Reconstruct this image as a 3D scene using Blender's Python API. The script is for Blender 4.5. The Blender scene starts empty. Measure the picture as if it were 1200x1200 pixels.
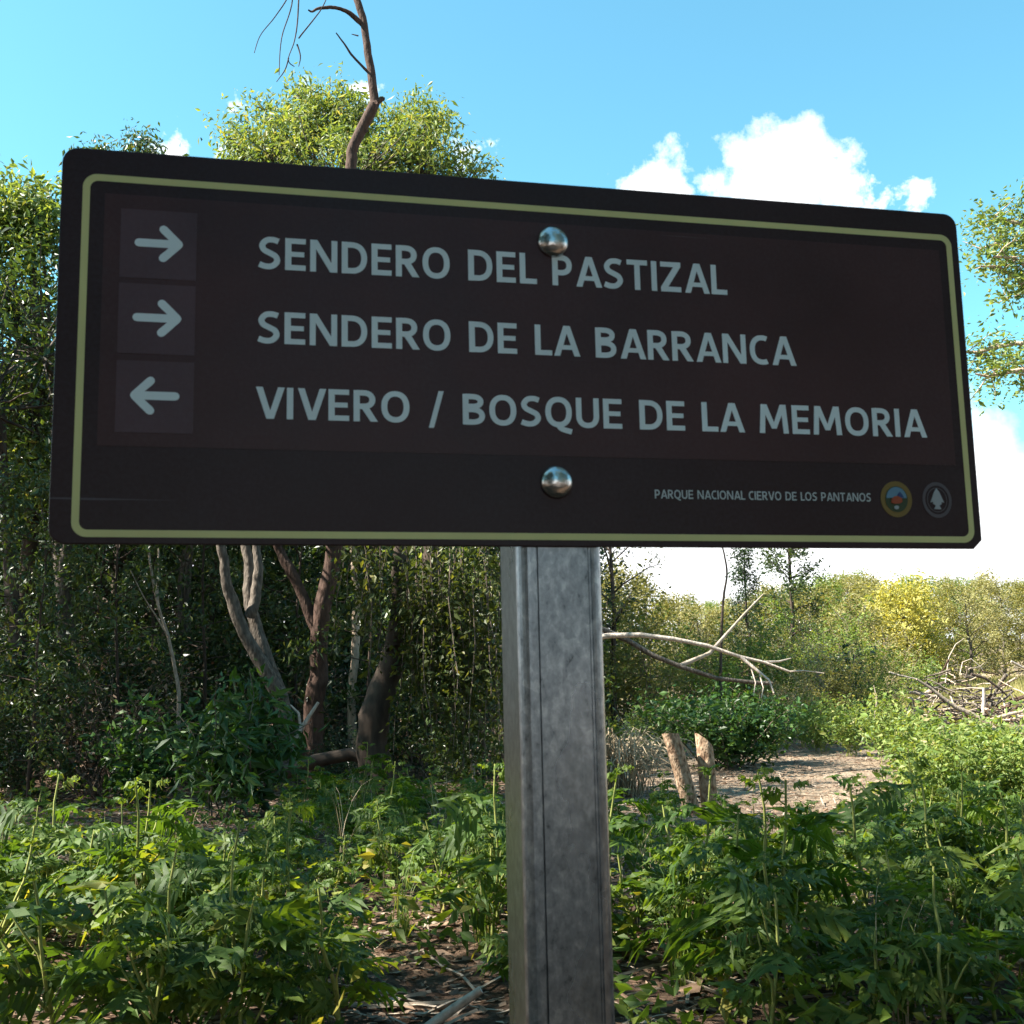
import bpy, math
import numpy as np
from mathutils import Vector, Matrix

sc = bpy.context.scene
COL = sc.collection
rad = math.radians

# ------------------------------------------------------------------ camera
CAM_H = 1.5
FPX, PITCH, ROLL = 1354.0, 0.14705, -0.02133           # focal length in 1200-px units
FWD = np.array([0, math.cos(PITCH), math.sin(PITCH)])
_r0 = np.array([1.0, 0, 0]); _u0 = np.cross(_r0, FWD)
RGT = math.cos(ROLL) * _r0 + math.sin(ROLL) * _u0
UPV = np.cross(RGT, FWD)
EYE = np.array([0, 0, CAM_H])
cam_d = bpy.data.cameras.new('camera'); cam = bpy.data.objects.new('camera', cam_d); COL.objects.link(cam)
cam_d.sensor_width = 36; cam_d.lens = 36 * FPX / 1200; cam_d.clip_start = 0.05; cam_d.clip_end = 2000
cam.matrix_world = Matrix(((RGT[0], UPV[0], -FWD[0], EYE[0]), (RGT[1], UPV[1], -FWD[1], EYE[1]),
                           (RGT[2], UPV[2], -FWD[2], EYE[2]), (0, 0, 0, 1)))
cam_d.dof.use_dof = True; cam_d.dof.focus_distance = 9.0; cam_d.dof.aperture_fstop = 23
sc.camera = cam

# ------------------------------------------------------------------ sky and sun
SUN_AZ, SUN_EL = rad(-97), rad(47)                       # azimuth from +Y, clockwise positive
SUN = np.array([math.sin(SUN_AZ) * math.cos(SUN_EL), math.cos(SUN_AZ) * math.cos(SUN_EL), math.sin(SUN_EL)])
sun_d = bpy.data.lights.new('sun', 'SUN'); sun = bpy.data.objects.new('sun', sun_d); COL.objects.link(sun)
sun_d.energy = 5.0; sun_d.angle = rad(0.53); sun_d.color = (1.0, 0.93, 0.82)
sun.rotation_euler = Vector(SUN).to_track_quat('Z', 'Y').to_euler()
sun.location = (-20, 0, 30)

def ray(px, py):
    d = FWD + (px - 600) / FPX * RGT - (py - 600) / FPX * UPV
    return d / np.linalg.norm(d)

world = bpy.data.worlds.new('World'); sc.world = world; world.use_nodes = True
wn, wl = world.node_tree.nodes, world.node_tree.links
wn.clear()
w_out = wn.new('ShaderNodeOutputWorld'); w_bg = wn.new('ShaderNodeBackground'); w_bg.inputs['Strength'].default_value = 0.068
sky = wn.new('ShaderNodeTexSky'); sky.sky_type = 'NISHITA'; sky.sun_disc = False
sky.sun_elevation = SUN_EL; sky.sun_rotation = SUN_AZ
sky.air_density = 1.0; sky.dust_density = 0.6; sky.ozone_density = 1.0; sky.altitude = 0
tc = wn.new('ShaderNodeTexCoord')

def wmath(op, a, b=None, c=None, clamp=False):
    n = wn.new('ShaderNodeMath'); n.operation = op; n.use_clamp = clamp
    for i, v in enumerate((a, b, c)):
        if v is None: continue
        if isinstance(v, (int, float)): n.inputs[i].default_value = v
        else: wl.new(v, n.inputs[i])
    return n.outputs[0]

noise_a = wn.new('ShaderNodeTexNoise'); noise_a.inputs['Scale'].default_value = 9; noise_a.inputs['Detail'].default_value = 9
noise_a.inputs['Roughness'].default_value = 0.6
wl.new(tc.outputs['Generated'], noise_a.inputs['Vector'])
noise_b = wn.new('ShaderNodeTexNoise'); noise_b.inputs['Scale'].default_value = 30; noise_b.inputs['Detail'].default_value = 7
wl.new(tc.outputs['Generated'], noise_b.inputs['Vector'])
na = wmath('SUBTRACT', noise_a.outputs['Fac'], 0.5); nb = wmath('SUBTRACT', noise_b.outputs['Fac'], 0.5)
warp_n = wn.new('ShaderNodeTexNoise'); warp_n.inputs['Scale'].default_value = 26; warp_n.inputs['Detail'].default_value = 8; warp_n.inputs['Roughness'].default_value = 0.62
wl.new(tc.outputs['Generated'], warp_n.inputs['Vector'])
wsub = wn.new('ShaderNodeVectorMath'); wsub.operation = 'SUBTRACT'; wl.new(warp_n.outputs['Color'], wsub.inputs[0]); wsub.inputs[1].default_value = (.5, .5, .5)
wmul = wn.new('ShaderNodeVectorMath'); wmul.operation = 'SCALE'; wl.new(wsub.outputs[0], wmul.inputs[0]); wmul.inputs['Scale'].default_value = 0.085
wadd = wn.new('ShaderNodeVectorMath'); wadd.operation = 'ADD'; wl.new(tc.outputs['Generated'], wadd.inputs[0]); wl.new(wmul.outputs[0], wadd.inputs[1])
# cumulus puffs: direction and angular radius of each lobe
puffs = [(885, 187, 50), (938, 195, 50), (905, 235, 66), (862, 217, 40), (972, 203, 38), (985, 232, 34), (778, 211, 38), (745, 222, 34), (1064, 234, 26),
         (1024, 236, 16), (208, 168, 22), (275, 168, 20), (280, 122, 12), (560, 176, 20), (350, 115, 24), (425, 118, 22)]
mask = None
for px, py, r in puffs:
    d = wn.new('ShaderNodeVectorMath'); d.operation = 'DISTANCE'
    wl.new(wadd.outputs[0], d.inputs[0]); d.inputs[1].default_value = tuple(ray(px, py))
    m = wmath('SUBTRACT', 1.0, wmath('DIVIDE', d.outputs['Value'], r / FPX))
    m = wmath('MULTIPLY', m, min(1.0, r / 40.0 + 0.25))
    mask = m if mask is None else wmath('MAXIMUM', mask, m)
cum = wmath('ADD', mask, wmath('MULTIPLY', nb, 0.5))
cum = wmath('MULTIPLY', cum, 1.7, clamp=True)
# a bank of cloud low all round the horizon
sep = wn.new('ShaderNodeSeparateXYZ'); wl.new(tc.outputs['Generated'], sep.inputs[0])
bank = wmath('SUBTRACT', 0.238, sep.outputs['Z'])
bank = wmath('ADD', wmath('MULTIPLY', bank, 12.0), wmath('ADD', wmath('MULTIPLY', na, 4.0), wmath('MULTIPLY', nb, 1.5)), clamp=True)
cl = wmath('MAXIMUM', cum, bank)
mixc = wn.new('ShaderNodeMix'); mixc.data_type = 'RGBA'
wl.new(cl, mixc.inputs['Factor']); mixc.inputs['B'].default_value = (5.6, 5.7, 5.8, 1)
tint = wn.new('ShaderNodeMix'); tint.data_type = 'RGBA'; tint.blend_type = 'MULTIPLY'; tint.inputs['Factor'].default_value = 1
wl.new(sky.outputs[0], tint.inputs['A']); tint.inputs['B'].default_value = (.62, 1.12, 1.0, 1)
wl.new(tint.outputs['Result'], mixc.inputs['A'])
wl.new(mixc.outputs['Result'], w_bg.inputs['Color']); wl.new(w_bg.outputs[0], w_out.inputs['Surface'])

sc.view_settings.view_transform = 'Standard'; sc.view_settings.look = 'None'
sc.view_settings.exposure = 2.2; sc.view_settings.gamma = 1
sc.cycles.use_denoising = True
sc.cycles.max_bounces = 4; sc.cycles.diffuse_bounces = 3; sc.cycles.transmission_bounces = 3; sc.cycles.glossy_bounces = 2
sc.cycles.sample_clamp_indirect = 6

# ------------------------------------------------------------------ helpers
def at(px, py, y):
    """world point on the sight line through a photo pixel, y metres ahead"""
    d = ray(px, py)
    return EYE + d * (y / d[1])

def gz(x, y):
    x = np.asarray(x, float); y = np.asarray(y, float)
    far = np.clip((y - 34) / 60, 0, 1.6)
    return (0.05 * np.sin(x * 0.9 + 0.4 * y) * np.sin(y * 0.7 + 1) + 0.10 * np.sin(x * 0.21 + 2) * np.sin(y * 0.17)
            + 2.6 * far ** 1.4 * (0.7 + 0.3 * np.tanh(x / 15)))

def gnd(px, y):
    p = at(px, 800, y)
    return np.array([p[0], y, float(gz(p[0], y))])

def link(o, parent=None):
    COL.objects.link(o)
    if parent is not None: o.parent = parent
    return o

def tag(o, label, cat, group=None, kind=None):
    if label: o['label'] = label
    if cat: o['category'] = cat
    if group: o['group'] = group
    if kind: o['kind'] = kind
    return o

def empty(name, loc=(0, 0, 0), rz=0.0, s=1.0):
    o = bpy.data.objects.new(name, None); link(o)
    o.location = tuple(loc); o.rotation_euler = (0, 0, rz); o.scale = (s, s, s); o.empty_display_size = 0.2
    return o

def mesh(name, V, F, mat, rnd=None, smooth=False):
    """V (n,3); F an (m,k) array or list of face tuples; rnd per-vertex float"""
    me = bpy.data.meshes.new(name)
    V = np.asarray(V, np.float32)
    if isinstance(F, np.ndarray):
        tot = np.full(len(F), F.shape[1], np.int32); li = F.ravel().astype(np.int32)
    else:
        tot = np.array([len(f) for f in F], np.int32); li = np.fromiter((i for f in F for i in f), np.int32)
    me.vertices.add(len(V)); me.vertices.foreach_set('co', V.ravel())
    me.loops.add(len(li)); me.loops.foreach_set('vertex_index', li)
    me.polygons.add(len(tot))
    me.polygons.foreach_set('loop_start', np.concatenate(([0], np.cumsum(tot)[:-1])).astype(np.int32))
    me.polygons.foreach_set('use_smooth', np.full(len(tot), bool(smooth)))
    if rnd is not None:
        a = me.attributes.new('rnd', 'FLOAT', 'POINT'); a.data.foreach_set('value', np.asarray(rnd, np.float32))
    me.materials.append(mat); me.update(calc_edges=True)
    return me

def obj(name, me, parent=None):
    return link(bpy.data.objects.new(name, me), parent)

def copy_tree(o, parent=None):
    c = o.copy(); COL.objects.link(c); c.parent = parent
    for ch in list(o.children): copy_tree(ch, c)
    return c

def catmull3(P, n):
    P = np.asarray(P, float); m = len(P); out = []; ix = lambda i: min(max(i, 0), m - 1)
    for i in range(m - 1):
        p0, p1, p2, p3 = (P[ix(i + k)] for k in (-1, 0, 1, 2))
        for t in np.arange(n) / n:
            out.append(.5 * (2 * p1 + (p2 - p0) * t + (2 * p0 - 5 * p1 + 4 * p2 - p3) * t * t + (3 * p1 - p0 - 3 * p2 + p3) * t ** 3))
    return np.array(out + [P[-1]])

class Geo:
    def __init__(s): s.V = []; s.F = []; s.R = []; s.n = 0
    def add(s, V, F, r=0.5):
        V = np.asarray(V, float); s.V.append(V)
        s.F.append(np.asarray(F, np.int64) + s.n); s.n += len(V)
        s.R.append(np.full(len(V), r) if np.isscalar(r) else np.asarray(r, float))
    def faces(s):
        if len({f.shape[1] for f in s.F}) == 1: return np.concatenate(s.F)
        return [tuple(q) for f in s.F for q in f]
    def mesh(s, name, mat, smooth=False):
        return mesh(name, np.concatenate(s.V), s.faces(), mat, np.concatenate(s.R), smooth)
    def trunk(s, P, r, k=10, seed=0):
        rng = np.random.default_rng(seed); P = np.asarray(P, float); r = np.asarray(r, float)
        n = 6; Q = catmull3(P, n); t = np.linspace(0, 1, len(Q)); rr = np.interp(t, np.linspace(0, 1, len(P)), r)
        rr = rr * (1 + .5 * np.convolve(rng.normal(0, .16, len(Q) + 4), np.ones(5) / 5, 'valid'))
        jj = rng.normal(0, .3, (len(Q) + 4, 3)); jj = sum(jj[q:len(Q) + q] for q in range(5)) / 5
        Q[1:-1] += jj[1:-1] * rr[1:-1, None]
        s.tube(Q, rr, k)
    def tube(s, P, r, k=6, rnd=0.5, cap=False):
        P = np.asarray(P, float); n = len(P)
        r = np.broadcast_to(np.asarray(r, float), (n,))
        T = np.gradient(P, axis=0); T /= np.linalg.norm(T, axis=1)[:, None] + 1e-9
        ref = np.array([0.31, 0.95, 0.05]) if abs(T[0] @ np.array([0.31, 0.95, 0.05])) < 0.9 else np.array([1.0, 0, 0])
        A = np.cross(T, ref); A /= np.linalg.norm(A, axis=1)[:, None] + 1e-9
        B = np.cross(T, A)
        a = np.arange(k) * 2 * math.pi / k
        V = P[:, None] + r[:, None, None] * (np.cos(a)[None, :, None] * A[:, None] + np.sin(a)[None, :, None] * B[:, None])
        i = np.arange(n - 1)[:, None] * k; j = np.arange(k)[None]; j2 = (j + 1) % k
        F = np.stack([i + j, i + j2, i + k + j2, i + k + j], -1).reshape(-1, 4)
        s.add(V.reshape(-1, 3), F, rnd)
        if cap:
            for e, P_ in ((0, P[0]), (n - 1, P[-1])):
                ring = V[e]; W = np.vstack([ring, P_[None]])
                s.add(W, np.array([[q, (q + 1) % k, k, k] for q in range(k)])[:, :3] if False else
                      np.array([[q, (q + 1) % k, (q + 2) % k, k] for q in range(0, k, 2)]), rnd)

def unit(v): return v / (np.linalg.norm(v, axis=-1, keepdims=True) + 1e-9)

def leaf_cloud(rng, C, n, spread, size, aspect=0.42, droop=0.4, flat=0.0, var=0.3):
    """folded kite leaves scattered round the centres C"""
    C = np.repeat(np.asarray(C, float), n, axis=0); N = len(C)
    P = C + rng.normal(0, 1, (N, 3)) * spread
    d = unit(rng.normal(0, 1, (N, 3)) * np.array([1, 1, 0.6]) + np.array([0, 0, -droop]))
    sd = rng.normal(0, 1, (N, 3)); sd[:, 2] *= (1 - flat)
    sd = unit(np.cross(d, np.cross(sd, d)))
    up = np.cross(d, sd)
    L = (size * np.exp(rng.normal(0, var, N)))[:, None]
    w = aspect * 0.5 * L
    fold = up * L * 0.07
    V = np.stack([P, P + d * L * 0.42 + sd * w + fold, P + d * L - fold * 0.8, P + d * L * 0.42 - sd * w + fold], 1)
    r = np.clip(rng.normal(0.5, 0.22, N), 0, 1)
    return V.reshape(-1, 3), np.arange(N * 4).reshape(-1, 4), np.repeat(r, 4)

# ------------------------------------------------------------------ materials
def new_mat(name):
    m = bpy.data.materials.new(name); m.use_nodes = True
    nt = m.node_tree; b = nt.nodes['Principled BSDF']
    return m, nt.nodes, nt.links, b

def ramp(n, stops):
    r = n.new('ShaderNodeValToRGB'); e = r.color_ramp.elements
    while len(e) < len(stops): e.new(0.5)
    for el, (p, c) in zip(e, stops): el.position = p; el.color = (*c, 1)
    return r

def leaf_mat(name, stops, trans=0.4, rough=0.45, spec=0.35, tcol=(1.5, 1.35, 0.5), orand=.16):
    m, n, l, b = new_mat(name)
    a = n.new('ShaderNodeAttribute'); a.attribute_name = 'rnd'
    oi = n.new('ShaderNodeObjectInfo')
    sh = n.new('ShaderNodeMath'); sh.operation = 'MULTIPLY_ADD'; l.new(oi.outputs['Random'], sh.inputs[0])
    sh.inputs[1].default_value = orand; l.new(a.outputs['Fac'], sh.inputs[2])
    sb = n.new('ShaderNodeMath'); sb.operation = 'SUBTRACT'; l.new(sh.outputs[0], sb.inputs[0]); sb.inputs[1].default_value = orand / 2
    r = ramp(n, stops); l.new(sb.outputs[0], r.inputs[0])
    l.new(r.outputs[0], b.inputs['Base Color'])
    b.inputs['Roughness'].default_value = rough; b.inputs['Specular IOR Level'].default_value = spec
    t = n.new('ShaderNodeBsdfTranslucent')
    mu = n.new('ShaderNodeMix'); mu.data_type = 'RGBA'; mu.blend_type = 'MULTIPLY'; mu.inputs['Factor'].default_value = 1
    l.new(r.outputs[0], mu.inputs['A']); mu.inputs['B'].default_value = (*tcol, 1); l.new(mu.outputs['Result'], t.inputs['Color'])
    mx = n.new('ShaderNodeMixShader'); mx.inputs[0].default_value = trans
    l.new(b.outputs[0], mx.inputs[1]); l.new(t.outputs[0], mx.inputs[2]); l.new(mx.outputs[0], n['Material Output'].inputs['Surface'])
    return m

def noise_mat(name, stops, scale=8, rough=0.85, bump=0.4, stretch=(1, 1, 1), detail=6, spec=0.25, dist=0.01):
    m, n, l, b = new_mat(name)
    t = n.new('ShaderNodeTexCoord'); mp = n.new('ShaderNodeMapping'); mp.inputs['Scale'].default_value = stretch
    l.new(t.outputs['Object'], mp.inputs['Vector'])
    x = n.new('ShaderNodeTexNoise'); x.inputs['Scale'].default_value = scale; x.inputs['Detail'].default_value = detail
    l.new(mp.outputs[0], x.inputs['Vector'])
    r = ramp(n, stops); l.new(x.outputs['Fac'], r.inputs[0]); l.new(r.outputs[0], b.inputs['Base Color'])
    b.inputs['Roughness'].default_value = rough; b.inputs['Specular IOR Level'].default_value = spec
    if bump:
        bp = n.new('ShaderNodeBump'); bp.inputs['Strength'].default_value = bump; bp.inputs['Distance'].default_value = dist
        l.new(x.outputs['Fac'], bp.inputs['Height']); l.new(bp.outputs[0], b.inputs['Normal'])
    return m

G = lambda *a: tuple(a)
M = {}
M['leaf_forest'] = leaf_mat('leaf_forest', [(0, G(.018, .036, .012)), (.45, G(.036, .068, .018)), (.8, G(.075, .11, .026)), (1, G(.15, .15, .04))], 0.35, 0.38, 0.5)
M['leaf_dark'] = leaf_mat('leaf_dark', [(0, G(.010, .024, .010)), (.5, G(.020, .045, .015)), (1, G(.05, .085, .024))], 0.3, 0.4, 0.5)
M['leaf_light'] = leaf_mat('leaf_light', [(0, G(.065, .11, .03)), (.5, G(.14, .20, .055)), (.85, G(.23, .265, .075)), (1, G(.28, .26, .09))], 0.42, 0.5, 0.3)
M['leaf_olive'] = leaf_mat('leaf_olive', [(0, G(.08, .09, .025)), (.5, G(.17, .165, .042)), (1, G(.30, .26, .08))], 0.35, 0.5, 0.3)
M['leaf_greyolive'] = leaf_mat('leaf_greyolive', [(0, G(.14, .14, .06)), (.5, G(.24, .23, .09)), (1, G(.35, .31, .14))], 0.3, 0.55, 0.3)
M['leaf_green'] = leaf_mat('leaf_green', [(0, G(.06, .10, .022)), (.5, G(.12, .18, .035)), (1, G(.22, .26, .055))], 0.38, 0.5, 0.3)
M['leaf_yellow'] = leaf_mat('leaf_yellow', [(0, G(.20, .20, .045)), (.5, G(.34, .32, .07)), (1, G(.44, .40, .11))], 0.35, 0.5, 0.3)
M['leaf_bush'] = leaf_mat('leaf_bush', [(0, G(.016, .042, .012)), (.5, G(.036, .092, .02)), (1, G(.09, .16, .034))], 0.35, 0.42, 0.4)
M['leaf_vine'] = leaf_mat('leaf_vine', [(0, G(.022, .036, .011)), (.5, G(.055, .075, .018)), (.85, G(.12, .13, .03)), (1, G(.22, .19, .05))], 0.4, 0.5, 0.3)
M['leaf_weed'] = leaf_mat('leaf_weed', [(0, G(.026, .06, .013)), (.5, G(.062, .115, .02)), (.85, G(.13, .18, .03)), (1, G(.24, .22, .05))], 0.45, 0.55, 0.3, (1.7, 1.5, .4), .36)
M['leaf_small'] = leaf_mat('leaf_small', [(0, G(.07, .12, .03)), (.5, G(.14, .21, .05)), (.9, G(.24, .28, .08)), (1, G(.3, .26, .12))], 0.4, 0.5, 0.3)
M['grass'] = leaf_mat('grass', [(0, G(.14, .15, .05)), (.5, G(.26, .25, .09)), (1, G(.38, .33, .16))], 0.35, 0.6, 0.2)
M['straw'] = leaf_mat('straw', [(0, G(.22, .16, .09)), (.5, G(.36, .28, .18)), (1, G(.48, .40, .28))], 0.2, 0.6, 0.2, (1.1, 1, .8))
M['litter'] = leaf_mat('litter', [(0, G(.05, .03, .02)), (.4, G(.15, .095, .06)), (.75, G(.28, .19, .13)), (1, G(.42, .33, .25))], 0.12, 0.6, 0.25, (1.1, .9, .7))
M['stem'] = noise_mat('stem', [(.3, G(.16, .20, .05)), (.7, G(.28, .28, .08))], 20, 0.6, 0.1)
M['bark'] = noise_mat('bark', [(.25, G(.042, .034, .028)), (.5, G(.10, .083, .067)), (.75, G(.19, .16, .13))], 24, 0.9, 1.0, (1, 1, .35), 9, dist=.03)
M['bark_dark'] = noise_mat('bark_dark', [(.3, G(.03, .022, .018)), (.7, G(.09, .066, .05))], 9, 0.9, 0.8, (1, 1, .3), 8)
M['bark_dead'] = noise_mat('bark_dead', [(.3, G(.04, .024, .018)), (.7, G(.085, .05, .037))], 22, 0.9, 1.0, (1, 1, .35), 9, dist=.03)
M['bark_pale'] = noise_mat('bark_pale', [(.3, G(.25, .19, .13)), (.7, G(.48, .38, .29))], 24, 0.85, .8, (1, 1, .4), 9, dist=.02)
M['dead_pale'] = noise_mat('dead_pale', [(.3, G(.32, .26, .21)), (.7, G(.55, .47, .40))], 24, 0.85, .8, (1, 1, .5), 9, dist=.02)
M['cut_wood'] = noise_mat('cut_wood', [(.3, G(.42, .30, .19)), (.7, G(.58, .45, .31))], 12, 0.85, 0.2, (1, 1, 1), 6)
M['stump_bark'] = noise_mat('stump_bark', [(.34, G(.10, .055, .032)), (.47, G(.25, .165, .105)), (.66, G(.40, .29, .20))], 26, 0.9, 1.0, (1, 1, .6), 10, dist=.03)
M['twig'] = noise_mat('twig', [(.3, G(.08, .06, .05)), (.7, G(.2, .16, .12))], 14, 0.9, 0)
M['twig_pale'] = noise_mat('twig_pale', [(.3, G(.2, .16, .12)), (.7, G(.4, .33, .26))], 14, 0.9, 0)

# ground: straw and mulch in the clearing, dark litter under the trees
m, n, l, b = new_mat('ground_soil'); M['ground'] = m
t = n.new('ShaderNodeTexCoord')
x1 = n.new('ShaderNodeTexNoise'); x1.inputs['Scale'].default_value = 0.55; x1.inputs['Detail'].default_value = 6; l.new(t.outputs['Object'], x1.inputs['Vector'])
x2 = n.new('ShaderNodeTexNoise'); x2.inputs['Scale'].default_value = 26; x2.inputs['Detail'].default_value = 8; x2.inputs['Roughness'].default_value = .7; l.new(t.outputs['Object'], x2.inputs['Vector'])
r1 = ramp(n, [(.3, G(.12, .09, .066)), (.5, G(.275, .22, .165)), (.7, G(.44, .375, .30))]); l.new(x2.outputs['Fac'], r1.inputs[0])
r2 = ramp(n, [(.35, G(.55, .5, .48)), (.65, G(1.15, 1.1, 1.02))]); l.new(x1.outputs['Fac'], r2.inputs[0])
mu = n.new('ShaderNodeMix'); mu.data_type = 'RGBA'; mu.blend_type = 'MULTIPLY'; mu.inputs['Factor'].default_value = 1
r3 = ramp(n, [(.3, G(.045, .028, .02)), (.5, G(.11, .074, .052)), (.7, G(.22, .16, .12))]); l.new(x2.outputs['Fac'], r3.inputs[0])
sx_ = n.new('ShaderNodeSeparateXYZ'); l.new(t.outputs['Object'], sx_.inputs[0])
def gm(op, a, b_, clamp=False):
    q = n.new('ShaderNodeMath'); q.operation = op; q.use_clamp = clamp
    for i, v_ in enumerate((a, b_)):
        if isinstance(v_, (int, float)): q.inputs[i].default_value = v_
        else: l.new(v_, q.inputs[i])
    return q.outputs[0]
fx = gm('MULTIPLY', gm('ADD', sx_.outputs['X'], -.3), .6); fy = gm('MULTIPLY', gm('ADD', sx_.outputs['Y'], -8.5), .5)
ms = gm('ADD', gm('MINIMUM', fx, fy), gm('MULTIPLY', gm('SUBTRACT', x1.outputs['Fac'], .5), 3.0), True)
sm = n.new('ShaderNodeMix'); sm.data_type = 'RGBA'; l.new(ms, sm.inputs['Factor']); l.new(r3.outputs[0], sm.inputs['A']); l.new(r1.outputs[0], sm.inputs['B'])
l.new(sm.outputs['Result'], mu.inputs['A']); l.new(r2.outputs[0], mu.inputs['B']); l.new(mu.outputs['Result'], b.inputs['Base Color'])
b.inputs['Roughness'].default_value = .95; b.inputs['Specular IOR Level'].default_value = .15
bp = n.new('ShaderNodeBump'); bp.inputs['Strength'].default_value = 1; bp.inputs['Distance'].default_value = .05
l.new(x2.outputs['Fac'], bp.inputs['Height']); l.new(bp.outputs[0], b.inputs['Normal'])

# sign paints
def paint(name, col, rough=0.42, spec=0.5, speck=0.0, bump=0.05):
    m, n, l, b = new_mat(name)
    t = n.new('ShaderNodeTexCoord'); x = n.new('ShaderNodeTexNoise'); x.inputs['Scale'].default_value = 160; x.inputs['Detail'].default_value = 4
    y = n.new('ShaderNodeTexNoise'); y.inputs['Scale'].default_value = 7; y.inputs['Detail'].default_value = 6
    l.new(t.outputs['Object'], x.inputs['Vector']); l.new(t.outputs['Object'], y.inputs['Vector'])
    r = ramp(n, [(.3, tuple(c * (1 - speck) for c in col)), (.7, tuple(min(1, c * (1 + speck)) for c in col))])
    l.new(y.outputs['Fac'], r.inputs[0]); l.new(r.outputs[0], b.inputs['Base Color'])
    rr = n.new('ShaderNodeMapRange'); rr.inputs['To Min'].default_value = rough - .08; rr.inputs['To Max'].default_value = rough + .12
    l.new(y.outputs['Fac'], rr.inputs['Value']); l.new(rr.outputs[0], b.inputs['Roughness'])
    b.inputs['Specular IOR Level'].default_value = spec
    bp = n.new('ShaderNodeBump'); bp.inputs['Strength'].default_value = bump; bp.inputs['Distance'].default_value = .001
    l.new(x.outputs['Fac'], bp.inputs['Height']); l.new(bp.outputs[0], b.inputs['Normal'])
    return m
def sign_paint(name, col, dust):
    m = paint(name, col, .36, .22, .18, .2); n, l = m.node_tree.nodes, m.node_tree.links; b = n['Principled BSDF']
    base = b.inputs['Base Color'].links[0].from_socket
    t = n.new('ShaderNodeTexCoord')
    d1 = n.new('ShaderNodeTexNoise'); d1.inputs['Scale'].default_value = 5; d1.inputs['Detail'].default_value = 10; d1.inputs['Roughness'].default_value = .75; l.new(t.outputs['Object'], d1.inputs['Vector'])
    d2 = n.new('ShaderNodeTexNoise'); d2.inputs['Scale'].default_value = 240; d2.inputs['Detail'].default_value = 3; l.new(t.outputs['Object'], d2.inputs['Vector'])
    f = n.new('ShaderNodeMath'); f.operation = 'MULTIPLY'; l.new(d1.outputs['Fac'], f.inputs[0]); l.new(d2.outputs['Fac'], f.inputs[1])
    rm = ramp(n, [(.18, (0, 0, 0)), (.42, (dust, dust, dust))]); l.new(f.outputs[0], rm.inputs[0])
    # long hairline scratches
    mp = n.new('ShaderNodeMapping'); mp.inputs['Rotation'].default_value = (0, rad(24), 0); mp.inputs['Scale'].default_value = (2.5, 1, 160); l.new(t.outputs['Object'], mp.inputs['Vector'])
    sx = n.new('ShaderNodeTexNoise'); sx.inputs['Scale'].default_value = 1.6; sx.inputs['Detail'].default_value = 2; l.new(mp.outputs[0], sx.inputs['Vector'])
    rs = ramp(n, [(.735, (0, 0, 0)), (.76, (.35, .35, .35))]); l.new(sx.outputs['Fac'], rs.inputs[0])
    mxm = n.new('ShaderNodeMath'); mxm.operation = 'MAXIMUM'; l.new(rm.outputs[0], mxm.inputs[0]); l.new(rs.outputs[0], mxm.inputs[1])
    mx = n.new('ShaderNodeMix'); mx.data_type = 'RGBA'; l.new(mxm.outputs[0], mx.inputs['Factor']); l.new(base, mx.inputs['A']); mx.inputs['B'].default_value = (.17, .16, .18, 1)
    l.new(mx.outputs['Result'], b.inputs['Base Color'])
    return m
M['sign_dark'] = sign_paint('sign_dark', (.031, .0135, .0135), .06)
M['sign_brown'] = sign_paint('sign_brown', (.058, .024, .0235), .06)
M['sign_tile'] = sign_paint('sign_tile', (.088, .048, .054), .06)
M['sign_text'] = paint('sign_text', (.70, .78, .77), .5, .3, .06, .05)
M['sign_text_small'] = paint('sign_text_small', (.50, .54, .53), .5, .3, .06, .05)
M['sign_line'] = paint('sign_line', (.64, .60, .25), .5, .3, .08, .05)
M['emblem_gold'] = paint('emblem_gold', (.20, .13, .03), .5, .3)
M['emblem_sky'] = paint('emblem_sky', (.12, .24, .32), .5, .3)
M['emblem_red'] = paint('emblem_red', (.36, .07, .025), .5, .3)
M['emblem_green'] = paint('emblem_green', (.04, .06, .025), .5, .3)
M['emblem_blue'] = paint('emblem_blue', (.03, .06, .16), .5, .3)
M['emblem_grey'] = paint('emblem_grey', (.10, .085, .09), .5, .3)
M['emblem_pale'] = paint('emblem_pale', (.34, .36, .36), .5, .3)

m, n, l, b = new_mat('galvanised'); M['galv'] = m
t = n.new('ShaderNodeTexCoord'); mp = n.new('ShaderNodeMapping'); mp.inputs['Scale'].default_value = (1, 1, .6); l.new(t.outputs['Object'], mp.inputs['Vector'])
v = n.new('ShaderNodeTexVoronoi'); v.inputs['Scale'].default_value = 140; l.new(mp.outputs[0], v.inputs['Vector'])
x = n.new('ShaderNodeTexNoise'); x.inputs['Scale'].default_value = 120; x.inputs['Detail'].default_value = 9; x.inputs['Roughness'].default_value = .7; l.new(mp.outputs[0], x.inputs['Vector'])
y_ = n.new('ShaderNodeTexNoise'); y_.inputs['Scale'].default_value = 9; y_.inputs['Detail'].default_value = 5; l.new(mp.outputs[0], y_.inputs['Vector'])
ad = n.new('ShaderNodeMath'); ad.operation = 'MULTIPLY_ADD'; l.new(v.outputs['Color'], ad.inputs[0]); ad.inputs[1].default_value = .17; l.new(x.outputs['Fac'], ad.inputs[2])
r = ramp(n, [(.37, G(.07, .08, .085)), (.46, G(.165, .19, .205)), (.6, G(.225, .255, .27)), (.8, G(.36, .40, .41))]); l.new(ad.outputs[0], r.inputs[0])
l.new(r.outputs[0], b.inputs['Base Color']); b.inputs['Metallic'].default_value = .85
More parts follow.
